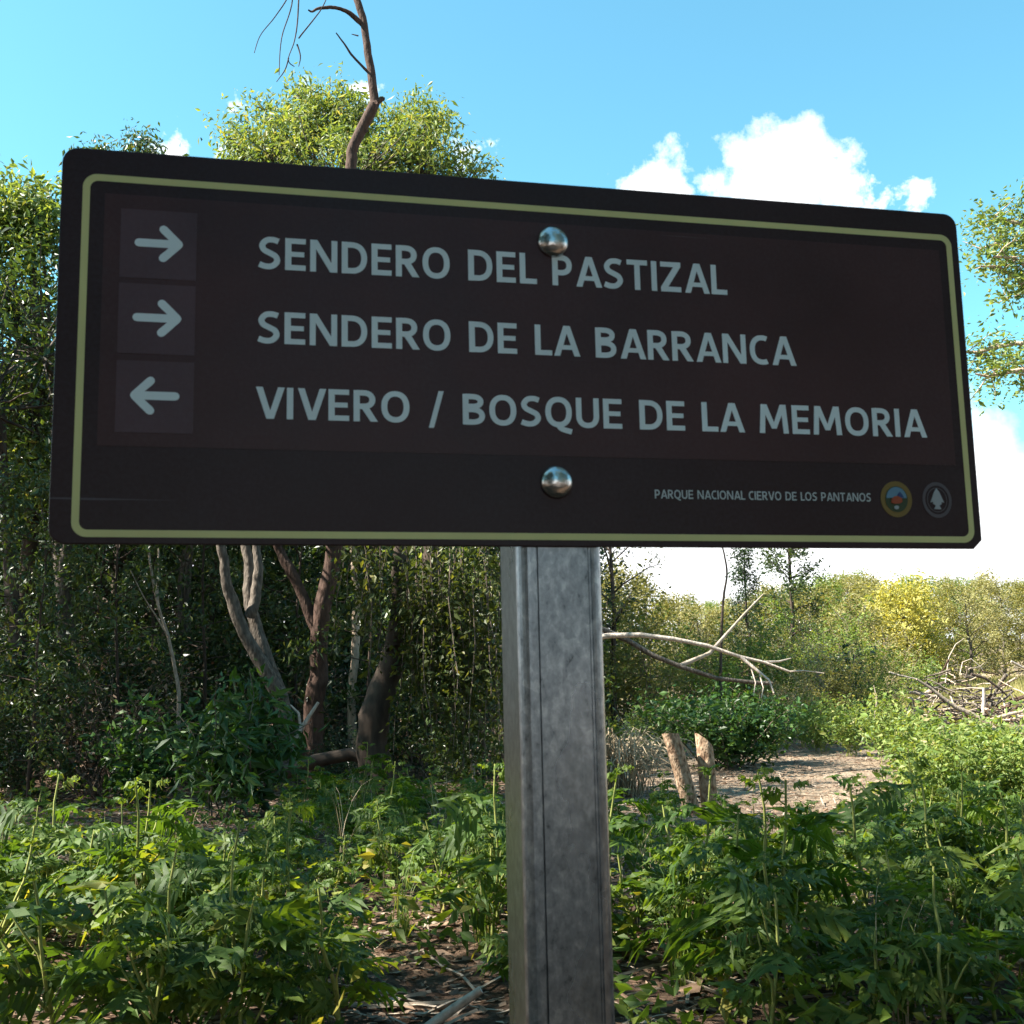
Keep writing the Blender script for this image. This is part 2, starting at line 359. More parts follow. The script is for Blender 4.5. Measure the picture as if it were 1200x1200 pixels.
rr = n.new('ShaderNodeMapRange'); rr.inputs['From Min'].default_value = .3; rr.inputs['From Max'].default_value = .7; rr.inputs['To Min'].default_value = .24; rr.inputs['To Max'].default_value = .34; l.new(y_.outputs['Fac'], rr.inputs['Value']); l.new(rr.outputs[0], b.inputs['Roughness'])
bp = n.new('ShaderNodeBump'); bp.inputs['Strength'].default_value = .10; bp.inputs['Distance'].default_value = .001; l.new(x.outputs['Fac'], bp.inputs['Height']); l.new(bp.outputs[0], b.inputs['Normal'])
m, n, l, b = new_mat('chrome'); M['chrome'] = m
b.inputs['Base Color'].default_value = (.55, .54, .52, 1); b.inputs['Metallic'].default_value = 1; b.inputs['Roughness'].default_value = .21
x = n.new('ShaderNodeTexNoise'); x.inputs['Scale'].default_value = 130; bp = n.new('ShaderNodeBump'); bp.inputs['Strength'].default_value = .3; bp.inputs['Distance'].default_value = .002
t = n.new('ShaderNodeTexCoord'); l.new(t.outputs['Object'], x.inputs['Vector']); l.new(x.outputs['Fac'], bp.inputs['Height']); l.new(bp.outputs[0], b.inputs['Normal'])

# ------------------------------------------------------------------ ground
def build_ground():
    gx = np.concatenate([np.linspace(-400, -40, 25)[:-1], np.linspace(-40, 40, 161), np.linspace(40, 400, 25)[1:]])
    gy = np.concatenate([np.linspace(-300, -8, 22)[:-1], np.linspace(-8, 70, 157), np.linspace(70, 700, 40)[1:]])
    X, Y = np.meshgrid(gx, gy); Z = gz(X, Y)
    rng = np.random.default_rng(3)
    near = (np.abs(X) < 25) & (Y < 45) & (Y > -5)
    Z = Z + near * rng.normal(0, .012, X.shape)
    V = np.stack([X, Y, Z], -1).reshape(-1, 3)
    nx, ny = len(gx), len(gy)
    i = (np.arange(ny - 1)[:, None] * nx + np.arange(nx - 1)[None]).ravel()
    F = np.stack([i, i + 1, i + nx + 1, i + nx], 1)
    o = obj('ground', mesh('ground', V, F, M['ground'], None, True)); o['kind'] = 'structure'
build_ground()

# ------------------------------------------------------------------ the sign
YAW = 0.2238
SIGN_POS = np.array([0.047, 1.1965, CAM_H + 0.3396])

def round_rect(u0, v0, u1, v1, r, k=6):
    pts = []
    for cx, cy, a0 in ((u1 - r, v1 - r, 0), (u0 + r, v1 - r, 90), (u0 + r, v0 + r, 180), (u1 - r, v0 + r, 270)):
        for i in range(k + 1):
            a = rad(a0 + 90 * i / k); pts.append((cx + r * math.cos(a), cy + r * math.sin(a)))
    return pts

def plate(name, pts, w0, w1, mat, parent):
    """flat plate in the sign plane; local x = along the sign, y = away from viewer, z = up"""
    n = len(pts)
    V = [(u, w0, v) for u, v in pts] + [(u, w1, v) for u, v in pts]
    F = [tuple(range(n))[::-1] if False else tuple(range(n)), tuple(range(2 * n - 1, n - 1, -1))]
    F += [(i, i + n, (i + 1) % n + n, (i + 1) % n) for i in range(n)]
    return obj(name, mesh(name, V, F, mat), parent)

def ring_plate(name, outer, inner, w, mat, parent):
    n = len(outer)
    V = [(u, w, v) for u, v in outer] + [(u, w, v) for u, v in inner]
    F = np.array([(i, (i + 1) % n, (i + 1) % n + n, i + n) for i in range(n)])
    return obj(name, mesh(name, V, F, mat), parent)

def catmull(P, n=7, closed=False):
    P = np.asarray(P, float); m = len(P); out = []
    idx = (lambda i: i % m) if closed else (lambda i: min(max(i, 0), m - 1))
    for i in range(m if closed else m - 1):
        p0, p1, p2, p3 = (P[idx(i + k)] for k in (-1, 0, 1, 2))
        for t in np.arange(n) / n:
            out.append(.5 * (2 * p1 + (p2 - p0) * t + (2 * p0 - 5 * p1 + 4 * p2 - p3) * t * t + (3 * p1 - p0 - 3 * p2 + p3) * t ** 3))
    if not closed: out.append(P[-1])
    return np.array(out)

def ribbon(P, wd, closed=False):
    P = np.asarray(P, float); n = len(P)
    T = (np.roll(P, -1, 0) - np.roll(P, 1, 0)) if closed else np.gradient(P, axis=0)
    T = unit(T); N = np.stack([-T[:, 1], T[:, 0]], 1) * wd / 2
    V = np.vstack([P + N, P - N]); m = n if closed else n - 1
    return V, [(i, i + n, (i + 1) % n + n, (i + 1) % n) for i in range(m)]

def arc(cx, cy, rx, ry, a0, a1, n=18, p=2.25):
    a = np.radians(np.linspace(a0, a1, n)); c, s_ = np.cos(a), np.sin(a)
    return np.stack([cx + rx * np.sign(c) * np.abs(c) ** (2 / p), cy + ry * np.sign(s_) * np.abs(s_) ** (2 / p)], 1)

def glyph(ch, s):
    """strokes of a capital of height 1: ('r', line, closed) ribbons and ('p', corners) polygons; plus its width"""
    a = s / 2; bar = lambda x0, y0, x1, y1: ('p', [(x0, y0), (x1, y0), (x1, y1), (x0, y1)])
    if ch == 'E': w = .60; return [bar(0, 0, s, 1), bar(s * .9, 1 - s * .92, w, 1), bar(s * .9, .5 - s * .42, w * .93, .5 + s * .44), bar(s * .9, 0, w, s * .92)], w
    if ch == 'L': w = .54; return [bar(0, 0, s, 1), bar(s * .9, 0, w, s * .92)], w
    if ch == 'I': return [bar(0, 0, s, 1)], s
    if ch == 'T': w = .68; return [bar(w / 2 - a, 0, w / 2 + a, 1), bar(0, 1 - s * .92, w, 1)], w
    if ch == 'N': w = .80; return [bar(0, 0, s * .95, 1), bar(w - s * .95, 0, w, 1), ('p', [(0, 1), (w - s * 1.15, 0), (w, 0), (s * 1.15, 1)])], w
    if ch == 'A': w = .84; return [('p', [(0, 0), (s * 1.06, 0), (w / 2 + s * .42, 1), (w / 2 - s * .58, 1)]), ('p', [(w, 0), (w / 2 + s * .58, 1), (w / 2 - s * .42, 1), (w - s * 1.06, 0)]), bar(w * .25, .21, w * .75, .21 + s * .82)], w
    if ch == 'V': w = .82; return [('p', [(0, 1), (w / 2 - s * .58, 0), (w / 2 + s * .42, 0), (s * 1.06, 1)]), ('p', [(w, 1), (w - s * 1.06, 1), (w / 2 - s * .42, 0), (w / 2 + s * .58, 0)])], w
    if ch == 'M': w = 1.0; return [('p', [(0, 0), (s, 0), (s + .06, 1), (.07, 1)]), ('p', [(w, 0), (w - .07, 1), (w - s - .06, 1), (w - s, 0)]),
                                   ('p', [(.07, 1), (w / 2 - s * .45, .16), (w / 2 + s * .45, .16), (.07 + s * 1.12, 1)]), ('p', [(w - .07, 1), (w - .07 - s * 1.12, 1), (w / 2 - s * .45, .16), (w / 2 + s * .45, .16)])], w
    if ch == 'Z': w = .68; q = s * .92; return [bar(0, 1 - q, w, 1), bar(0, 0, w, q), ('p', [(0, q * .9), (s * 1.3, q * .9), (w, 1 - q * .9), (w - s * 1.3, 1 - q * .9)])], w
    if ch == '/': w = .46; return [('p', [(0, -.14), (s * .85, -.14), (w, 1.06), (w - s * .85, 1.06)])], w
    if ch in 'OQ':
        w = .84; st = [('r', arc(w / 2, .5, w / 2 - a, .51 - a, 0, 360, 41)[:-1], True)]
        if ch == 'Q': st.append(('r', catmull([(w * .50, .05), (w * .62, -.06), (w * .98, -.15)], 4), False))
        return st, w
    if ch == 'C': w = .64; return [('r', arc(w * .68, .5, w * .68 - a, .51 - a, 64, 296, 26), False)], w
    if ch == 'D': w = .76; return [bar(0, 0, s, 1), ('r', np.vstack([[(a, 1 - a)], arc(w * .40, .5, w * .60 - a, .5 - a, 90, -90, 20), [(a, a)]]), False)], w
    if ch == 'U': w = .74; return [('r', np.vstack([[(a, 1)], arc(w / 2, .40, w / 2 - a, .41 - a, 180, 360, 18), [(w - a, 1)]]), False)], w
    if ch in 'PR':
        w = .64; lo = .40 if ch == 'R' else .34; q = a * .92; c = (1 + lo) / 2
        st = [bar(0, 0, s, 1), ('r', np.vstack([[(a, 1 - q)], arc(w * .45, c, w * .55 - a, (1 - lo) / 2 - q, 90, -90, 16), [(a, lo + q)]]), False)]
        if ch == 'R': st.append(('p', [(w * .30, lo + s * .5), (w - s * 1.05 + .05, 0), (w + s * .12 + .05, 0), (w * .38 + s, lo + s * .5)])); w += .04
        return st, w
    if ch == 'B':
        w = .68; q = a * .9
        return [bar(0, 0, s, 1), ('r', np.vstack([[(a, 1 - q)], arc(w * .42, .755, w * .52 - a, .245 - q, 90, -90, 14), [(a, .51 + q)]]), False),
                ('r', np.vstack([[(a, .575 - q)], arc(w * .42, .2875, w * .58 - a, .2875 - q, 90, -90, 14), [(a, q)]]), False)], w
    w = .64   # S
    k = a - .1
    return [('r', catmull([(w * .90, .865 - k), (w * .66, .91 - k), (w * .36, .885 - k), (w * .17, .745), (w * .25, .595), (w * .50, .505), (w * .77, .405), (w * .84, .25), (w * .64, .115 + k), (w * .34, .09 + k), (w * .04, .15 + k)], 5), False)], w

def lettering(text, u0, u1, v0, v1, mat, parent, s, w, gap=.13):
    g = []; x = 0
    for ch in text:
        if ch == ' ': x += .44; continue
        st, wd = glyph(ch, s)
        tight = .07 if ch in 'AVL' else 0
        for j, q in enumerate(st):
            if q[0] == 'p': V, F = np.array(q[1], float), [tuple(range(len(q[1])))]
            else: V, F = ribbon(q[1], s * .97, q[2])
            g.append((V + [x, 0], F, j))
        x += wd + gap - tight
    x -= gap; VV = []; FF = []; n = 0
    for V, F, j in g:
        VV.append(np.stack([u0 + V[:, 0] / x * (u1 - u0), np.full(len(V), w - j * .00006), v0 + V[:, 1] * (v1 - v0)], 1))
        FF += [tuple(i + n for i in f) for f in F]; n += len(V)
    return obj('lettering', mesh('lettering', np.concatenate(VV), FF, mat), parent)

def build_sign():
    root = empty('trail_sign', (SIGN_POS[0], SIGN_POS[1], 0), YAW)
    tag(root, 'dark brown trail direction sign with pale lettering bolted to a galvanised steel post', 'sign')
    zc = SIGN_POS[2]
    # panel: rounded upper corners, lower right one clipped
    pts = round_rect(-.5, -.2, .5, .2, .016, 6)
    pts = [(u, v) for u, v in pts if not (u > .478 and v < -.178)] + [(.489, -.2), (.5, -.190)]
    pts = [(u, v + zc) for u, v in pts]
    # keep order counter-clockwise round the centre
    pts.sort(key=lambda p: math.atan2((p[1] - zc) * 2.5, p[0]))
    panel = plate('panel', pts, 0, .004, M['sign_dark'], root)
    bev = panel.modifiers.new('bevel', 'BEVEL'); bev.width = .0012; bev.segments = 2; bev.limit_method = 'ANGLE'; bev.angle_limit = rad(60)
    Z = lambda P: [(u, v + zc) for u, v in P]
    ring_plate('border_line', Z(round_rect(-.4795, -.193, .4905, .173, .014, 8)), Z(round_rect(-.4725, -.186, .4835, .166, .008, 8)), -.0004, M['sign_line'], panel)
    ring = plate('message_panel', Z([(-.4585, -.1038), (.4735, -.1038), (.4735, .1535), (-.4585, .1535)]), -.0004, .001, M['sign_brown'], panel)
    for k, (v0, v1, sgn) in enumerate(((.0670, .1385, 1), (-.0105, .0612, 1), (-.0900, -.0178, -1))):
        t = plate('arrow_tile', Z([(-.4425, v0), (-.3692, v0), (-.3692, v1), (-.4425, v1)]), -.0008, .0005, M['sign_tile'], panel)
        # arrow outline with rounded stroke ends
        vc = (v0 + v1) / 2 + .001; h = .0042; uc = -.4057
        tip = .0235; s2 = math.sqrt(.5)
        A = []
        def cap_pts(cx, cy, a0, n=5):
            return [(cx + h * math.cos(rad(a0 + 180 * i / n)), cy + h * math.sin(rad(a0 + 180 * i / n))) for i in range(n + 1)]
        A += cap_pts(-.0190, 0, 90)                                        # tail
        inner = tip - h * 1.0
        A += [(inner - h * 2.414 + .0006, -h)]
        A += cap_pts(.0045, -.0150, 135)                                   # lower barb
        A += [(inner + h * s2, -h * s2 * 1.0), (inner + h, 0), (inner + h * s2, h * s2 * 1.0)]
        A += cap_pts(.0045, .0150, 45)                                     # upper barb
        A += [(inner - h * 2.414 + .0006, h)]
        A = [(uc + sgn * a, vc + c) for a, c in A]
        if sgn < 0: A = A[::-1]
        n = len(A)
        import bmesh
        bm = bmesh.new(); vs = [bm.verts.new((a, -.0012, c + zc)) for a, c in A]
        f = bm.faces.new(vs); bmesh.ops.triangulate(bm, faces=[f])
        me = bpy.data.meshes.new('arrow'); bm.to_mesh(me); bm.free(); me.materials.append(M['sign_text'])
        obj('arrow', me, panel)
    for text, u0, u1, v0, v1, mt, bold in (
            ('SENDERO DEL PASTIZAL', -.3080, .2010, .0838, .1180, 'sign_text', .182),
            ('SENDERO DE LA BARRANCA', -.3080, .2800, .0054, .0388, 'sign_text', .182),
            ('VIVERO / BOSQUE DE LA MEMORIA', -.3090, .4370, -.0726, -.0400, 'sign_text', .182),
            ('PARQUE NACIONAL CIERVO DE LOS PANTANOS', .1086, .3632, -.1475, -.1380, 'sign_text_small', .16)):
        lettering(text, u0, u1, v0 + zc, v1 + zc, M[mt], panel, bold, -.0009)
    # round emblems
    def disc(cx, cy, rx, ry, n=28, a0=0, a1=360):
        full = a1 - a0 >= 360
        return [(cx + rx * math.cos(rad(a0 + (a1 - a0) * i / (n if full else n - 1))), cy + zc + ry * math.sin(rad(a0 + (a1 - a0) * i / (n if full else n - 1)))) for i in range(n)]
    c = (.3950, -.1442)
    e = plate('emblem', disc(*c, .0195, .0205), -.0005, .001, M['emblem_gold'], panel)
    e['label'] = 'round gold emblem with a small painted landscape'
    plate('emblem_field', disc(*c, .0140, .0148), -.0009, .0006, M['emblem_green'], panel)
    plate('emblem_sky', disc(c[0], c[1] + .0012, .0125, .0125, 16, 0, 180), -.0013, .0006, M['emblem_sky'], panel)
    plate('emblem_hill', [(c[0] + a, c[1] + zc + d) for a, d in ((.0005, .0045), (.0045, .0012), (.009, .002), (.0065, .006), (.004, .0085))], -.0017, .0006, M['emblem_blue'], panel)
    plate('emblem_deer', [(c[0] + a, c[1] + zc + d) for a, d in ((-.0075, -.004), (-.004, -.0055), (.003, -.005), (.0065, -.003), (.006, .001), (.001, .0035), (-.003, .003), (-.006, .0005))], -.0021, .0006, M['emblem_red'], panel)
    plate('emblem_deer', disc(c[0] - .001, c[1] - .0095, .0028, .0022, 12), -.0017, .0006, M['emblem_pale'], panel)
    c = (.4460, -.1444)
    o_ = disc(*c, .0185, .0205); i_ = disc(*c, .0150, .0165); e = ring_plate('emblem', o_, i_, -.0006, M['emblem_grey'], panel)
    e['label'] = 'round grey emblem with a pale arrowhead'
    ring_plate('emblem_ring', disc(*c, .0128, .0142), disc(*c, .0118, .0132), -.0006, M['emblem_grey'], panel)
    plate('arrowhead', [(c[0] + a, c[1] + zc + d) for a, d in ((0, .0135), (-.0035, .0085), (-.0085, -.0030), (-.0050, -.0020), (-.0055, -.0045), (-.0022, -.0065), (-.0045, -.0105), (.0045, -.0105), (.0022, -.0065), (.0055, -.0045), (.0050, -.0020), (.0085, -.0030), (.0035, .0085))][::1], -.0010, .0006, M['emblem_pale'], panel)
    # post: hollow section with rounded corners and a seam near the left front corner
    u0, u1, d0, d1, r = -.0415, .0500, .0040, .1040, .013
    prof = []
    for cx, cy, a0 in ((u1 - r, d0 + r, 270), (u1 - r, d1 - r, 0), (u0 + r, d1 - r, 90), (u0 + r, d0 + r, 180)):
        for i in range(7):
            a = rad(a0 + 90 * i / 6); prof.append((cx + r * math.cos(a), cy + r * math.sin(a)))
    prof += [(-.0232, d0), (-.0228, d0 + .0035), (-.0210, d0 + .0035), (-.0206, d0)]
    prof += [(.0330, d0), (.0342, d0 + .0012), (.0362, d0 + .0012)]
    n = len(prof); zs = [-.5, 0.5, 1.2, zc + .185]
    V = [(a, c_, z) for z in zs for a, c_ in prof]
    F = [(k * n + i, k * n + (i + 1) % n, (k + 1) * n + (i + 1) % n, (k + 1) * n + i) for k in range(len(zs) - 1) for i in range(n)]
    F.append(tuple((len(zs) - 1) * n + i for i in range(n)))
    post = obj('post', mesh('post', V, F, M['galv'], None, False), root)
    post['label'] = 'galvanised rectangular steel post with a seam'
    # dome-headed bolts
    for u, v in ((.0035, .1325), (.0002, -.1318)):
        g = []; nr, ns = 9, 28; R = .0178; hgt = .0092
        V = []; F = []
        for i in range(nr):
            ph = rad(90 * i / (nr - 1)); rr_ = R * math.sin(ph) if i else 0
            dep = -.0010 - hgt * math.cos(ph)
            if i == 0: V.append((u, dep, v + zc)); continue
            for k in range(ns):
                a = 2 * math.pi * k / ns; V.append((u + rr_ * math.cos(a), dep, v + zc + rr_ * math.sin(a)))
        for k in range(ns): V.append((u + R * math.cos(2 * math.pi * k / ns), .001, v + zc + R * math.sin(2 * math.pi * k / ns)))
        for k in range(ns): F.append((0, 1 + k, 1 + (k + 1) % ns))
        for i in range(1, nr):
            for k in range(ns):
                a = 1 + (i - 1) * ns; F.append((a + k, a + ns + k, a + ns + (k + 1) % ns, a + (k + 1) % ns))
        obj('bolt', mesh('bolt', V, F, M['chrome'], None, True), root)
build_sign()

# ------------------------------------------------------------------ trees
def along(P, t):
    P = np.asarray(P, float); s = np.concatenate(([0], np.cumsum(np.linalg.norm(np.diff(P, axis=0), axis=1))))
    q = t * s[-1]
    return np.array([np.interp(q, s, P[:, i]) for i in range(3)])

def wob(rng, a, b, n, amp, sag=0.0):
    t = np.linspace(0, 1, n)[:, None]
    P = a + (b - a) * t
    w = np.cumsum(rng.normal(0, 1, (n, 3)), axis=0); w -= w[0] + (w[-1] - w[0]) * t
    P = P + w * amp * np.linalg.norm(b - a) / math.sqrt(n)
    P[:, 2] += sag * np.linalg.norm(b - a) * (4 * t[:, 0] * (1 - t[:, 0]))
    return P

def crown_on(rng, trunk, r0, clear, limbs, length, sub=5, up=0.5, tipn=3, shape=lambda t: 1.0, droop=0.0, k=5):
    """limbs and twigs on a trunk line; returns (branch geo, leaf cluster centres)"""
    g = Geo(); tips = []
    az = rng.uniform(0, 6.28)
    for i in range(limbs):
        t = clear + (1 - clear) * (i + rng.uniform(0, 1)) / limbs
        s = along(trunk, t); az += 2.4 + rng.normal(0, .3)
        u = np.clip((t - clear) / (1 - clear), 0, 1)
        el = up * (0.35 + 0.9 * u) + rng.normal(0, .12)
        L = length * shape(u) * rng.uniform(.75, 1.2)
        d = np.array([math.cos(az) * math.cos(el), math.sin(az) * math.cos(el), math.sin(el)])
        P = wob(rng, s, s + d * L, 6, .07, .06 - droop)
        rl = max(.012, r0 * (1 - .75 * t) * .45)
        g.tube(P, np.linspace(rl, rl * .25, 6), k)
        for j in range(sub):
            q = .35 + .65 * (j + rng.uniform(0, .9)) / sub
            a = along(P, q)
            d2 = unit(d + rng.normal(0, .65, 3)); d2[2] = d2[2] * .8 - droop
            l2 = L * .42 * (1.2 - .6 * q) * rng.uniform(.7, 1.3)
            Q = wob(rng, a, a + d2 * l2, 4, .09)
            g.tube(Q, np.linspace(rl * .38, rl * .1, 4), 3)
            for w in range(tipn):
                tips.append(along(Q, .35 + .65 * (w + 1) / tipn) + rng.normal(0, .05 * L, 3))
        tips.append(P[-1])
    return g, np.array(tips)

def tree(name, label, cat, base, H, r0, bark, leafm, clear=.35, limbs=14, length=2.2, sub=5, nleaf=26, spread=.26, size=.12, up=.5, lean=(0, 0),
         seed=0, group=None, shape=None, droop=0.0, aspect=.42, ldroop=.5, tipn=3, trunk=None, k=8):
    rng = np.random.default_rng(seed)
    base = np.asarray(base, float)
    root = empty(name, base); tag(root, label, cat, group)
    if trunk is None:
        trunk = wob(rng, np.array([0, 0, -.15]), np.array([lean[0], lean[1], H * .93]), 9, .035)
    else: trunk = np.asarray(trunk, float) - base
    tr = Geo(); nn = len(trunk); tt = np.linspace(0, 1, nn)
    flare = 1 + .5 * np.exp(-tt * 14)
    tr.tube(trunk, r0 * (1 - .8 * tt) * flare, k)
    obj('trunk', tr.mesh('trunk', bark, True), root)
    shape = shape or (lambda u: .55 + .9 * math.sin(math.pi * min(1, u * .85 + .12)) * .6)
    g, tips = crown_on(rng, trunk, r0, clear, limbs, length, sub, up, tipn, shape, droop)
    obj('limbs', g.mesh('limbs', bark, True), root)
    V, F, R = leaf_cloud(rng, tips, nleaf, spread, size, aspect, ldroop)
    obj('crown', mesh('crown', V, F, leafm, R), root)
    return root

def shrub(name, label, cat, base, H, W, leafm, stemm, stems=9, nleaf=14, size=.09, spread=.13, seed=0, group=None, aspect=.45, twig=.012, per=6, ldroop=.2, leafy=1.0, arch=.25):
    rng = np.random.default_rng(seed); base = np.asarray(base, float)
    root = empty(name, base); tag(root, label, cat, group)
    g = Geo(); tips = []
    for i in range(stems):
        az = rng.uniform(0, 6.28); rr = W * .5 * math.sqrt(rng.uniform(0, 1)); h = H * rng.uniform(.6, 1.0) * (1 - .35 * (rr / (W * .5)) ** 2)
        a = np.array([rng.normal(0, .08 * W), rng.normal(0, .08 * W), -.05]); e = np.array([math.cos(az) * rr, math.sin(az) * rr, h])
        P = wob(rng, a, e, 6, .06, arch * .3)
        g.tube(P, np.linspace(twig, twig * .3, 6), 4)
        for j in range(per):
            q = .25 + .75 * (j + rng.uniform(0, 1)) / per
            s = along(P, q); d = unit(rng.normal(0, 1, 3) * np.array([1, 1, .5]) + np.array([0, 0, .5]))
            L = H * .22 * rng.uniform(.5, 1.3)
            Q = wob(rng, s, s + d * L, 4, .1); g.tube(Q, np.linspace(twig * .4, twig * .15, 4), 3)
            if rng.uniform() < leafy:
                tips += [Q[-1], along(Q, .55)]
    obj('stems', g.mesh('stems', stemm, True), root)
    V, F, R = leaf_cloud(rng, np.array(tips), nleaf, spread, size, aspect, ldroop)
    V[:, 2] = np.maximum(V[:, 2], .02)
    obj('foliage', mesh('foliage', V, F, leafm, R), root)
    return root

def put(proto, base, rz, s, label=None, sz=None):
    c = copy_tree(proto); c.location = tuple(base); c.rotation_euler = (0, 0, rz); c.scale = (s, s, sz or s)
    if label: c['label'] = label
    return c

rng0 = np.random.default_rng(11)

def skyline(px): return float(np.interp(px, [640, 720, 790, 870, 930, 965, 1010, 1060, 1120, 1200, 1260], [600, 648, 682, 686, 670, 663, 660, 664, 659, 664, 656]))
def cap_scale(px, y, s, Hp, jit):
    b_ = gnd(px, y); top = at(px, skyline(px) + jit, y)[2]
    return min(s, (top - b_[2]) / Hp)

# --- the dead tree: trunk line read off the photograph at 18 m
def px_path(pts, y): return np.array([at(a, b_, y + (dy[0] if dy else 0)) for a, b_, *dy in pts])

def build_dead_tree():
    y = 18.0
    base = gnd(366, y)
    root = empty('dead_tree', base); tag(root, 'tall bare dead tree with dark brown trunk and broken crown', 'tree')
    P = np.vstack([base + [0, 0, -.2], px_path([(370, 830), (374, 770), (379, 710), (388, 655), (396, 560), (400, 420), (404, 300), (411, 195), (416, 165), (436, 128), (440, 118), (433, 70), (424, 20), (415, -10), (402, -60)], y)])
    r = np.array([.24, .19, .175, .165, .16, .15, .14, .125, .115, .115, .12, .10, .085, .075, .07, .04]) * .80
    g = Geo(); g.trunk(P - base, r, 10, 3); obj('trunk', g.mesh('trunk', M['bark_dead'], True), root)
    def limb(pts, r0, r1, name='limb', dy=0, k=6):
        Q = px_path(pts, y + (dy[0] if isinstance(dy, tuple) else 0)); Q[:, 1] += 0 if isinstance(dy, tuple) else np.linspace(0, dy, len(Q)); q = Geo(); q.trunk(Q - base, np.linspace(r0, r1, len(Q)), k, len(pts)); obj(name, q.mesh(name, M['bark_dead'], True), root)
    limb([(373, 745), (360, 712), (345, 675), (330, 648), (318, 610), (312, 560)], .105, .06)
    limb([(440, 122), (447, 117), (449, 116)], .055, .035)
    limb([(426, 30), (411, 20), (396, 19), (380, 24), (372, 33), (369, 36)], .045, .012, dy=-.6)
    limb([(433, 86), (415, 70), (406, 60), (397, 50)], .024, .010, 'twig', -.3)
    limb([(420, 42), (412, 40)], .015, .006, 'twig')
    limb([(428, 155), (432, 153)], .02, .01, 'twig')
    limb([(415, -10), (395, -35), (350, -50), (330, -30)], .05, .02, dy=-1.0)
    # hanging bare twigs from the broken top limb
    for pts in ([(345, -35), (338, -5), (322, 20), (305, 42), (298, 62)], [(345, -40), (342, 5), (330, 45), (327, 88)], [(352, -40), (349, 20), (345, 48), (338, 70), (345, 78)],
                [(350, 45), (366, 25), (378, 8), (384, -10), (380, -45)], [(348, 52), (352, 66), (350, 78)], [(338, 68), (334, 82), (324, 96)]):
        limb(pts, .015, .007, 'twig', (-1.0,), 4)
build_dead_tree()

def custom_tree(name, label, y, base_px, paths, bark, leafm, crown_at=None, nclump=60, seed=1, spread=.5, cr=(2, 2, 1.5), nleaf=26, size=.12, k=10):
    """trunk lines through photo pixels at distance y, with an optional crown around crown_at"""
    rng = np.random.default_rng(seed); base = gnd(base_px, y)
    root = empty(name, base); tag(root, label, 'tree')
    g = Geo()
    for i, (pts, r0, r1, dy) in enumerate(paths):
        Q = px_path(pts, y); Q[:, 1] += np.linspace(0, dy, len(Q))
        if i == 0: Q = np.vstack([base + [0, 0, -.2], Q])
        rr = np.linspace(r0, r1, len(Q))
        if i == 0: rr[0] *= 1.35
        g.trunk(Q - base, rr, k, seed + i)
    obj('trunk', g.mesh('trunk', bark, True), root)
    if crown_at is not None:
        c = np.asarray(crown_at, float) - base
        tips = c + unit(rng.normal(0, 1, (nclump, 3))) * np.array(cr) * (rng.uniform(.25, 1, (nclump, 1)) ** .5)
        q = Geo(); top = px_path([paths[0][0][-1]], y)[0] - base
        for p in tips[::2]: q.tube(wob(rng, top, p, 5, .08), np.linspace(.035, .008, 5), 4)
        obj('limbs', q.mesh('limbs', bark, True), root)
        V, F, R = leaf_cloud(rng, tips, nleaf, spread, size, .42, .5); obj('crown', mesh('crown', V, F, leafm, R), root)
    return root

custom_tree('forked_tree', 'pale brown tree leaning left and forking into three stems beside the dead tree', 16.5, 345,
            [([(338, 880), (330, 820), (312, 775), (296, 735), (291, 715), (286, 690), (284, 650), (276, 600), (270, 520)], .125, .06, .4),
             ([(330, 820), (306, 775), (286, 735), (272, 690), (266, 655), (260, 620), (250, 540)], .105, .05, -.3),
             ([(293, 722), (299, 700), (302, 670), (299, 640), (304, 600), (310, 520)], .085, .05, .2)], M['bark'], M['leaf_forest'],
            at(270, 380, 19.5), 70, 5, .5, (2.2, 2.0, 2.2), 30, .12)
custom_tree('twin_trunk_tree', 'dark twin-trunked tree with its stems joined low at the forest edge', 19.5, 82,
            [([(80, 870), (78, 800), (75, 740), (68, 690), (62, 640), (58, 560), (50, 420)], .185, .10, .5),
             ([(78, 805), (77, 745), (79, 690), (82, 640), (88, 560), (95, 420)], .12, .07, -.3)], M['bark'], M['leaf_forest'],
            at(70, 420, 19.5), 80, 8, .4, (2.0, 2.2, 2.2), 30, .12)
custom_tree('leaning_tree', 'dark leaning trunk at the shaded forest edge left of the twin trunks', 18.0, 28,
            [([(26, 850), (20, 780), (12, 720), (5, 660), (-2, 600), (-10, 480)], .15, .08, .3)], M['bark_dark'], M['leaf_forest'],
            at(-10, 420, 18.0), 60, 9, .4, (1.5, 1.6, 2.2), 30, .12)
custom_tree('slender_tree', 'slender straight trunk between the twin trunks and the forked tree', 21, 216,
            [([(217, 860), (218, 780), (217, 700), (220, 640), (222, 540), (224, 420)], .085, .05, .2),
             ([(217, 770), (212, 720), (214, 680), (220, 645)], .05, .035, -.2)], M['bark'], M['leaf_forest'], at(222, 350, 21), 50, 10, .5, (1.6, 1.6, 2), 26, .12)
custom_tree('slender_tree', 'thin crooked pale sapling bending left beside the slender trunk', 17, 208,
            [([(210, 830), (206, 790), (196, 745), (186, 715), (178, 680), (172, 640), (168, 560)], .032, .014, .1),
             ([(186, 715), (182, 690), (181, 640)], .018, .012, .2), ([(196, 745), (186, 725), (172, 700), (158, 670)], .014, .006, -.2)], M['twig_pale'], M['leaf_forest'], None)
custom_tree('slender_tree', 'thin pale trunk between the dead tree and the vine-clad tree', 19, 414,
            [([(412, 830), (416, 760), (417, 710), (413, 660), (412, 600), (410, 520)], .075, .05, .3)], M['bark_pale'], M['leaf_light'], at(415, 430, 19), 40, 12, .45, (1.3, 1.3, 1.8), 26, .11)
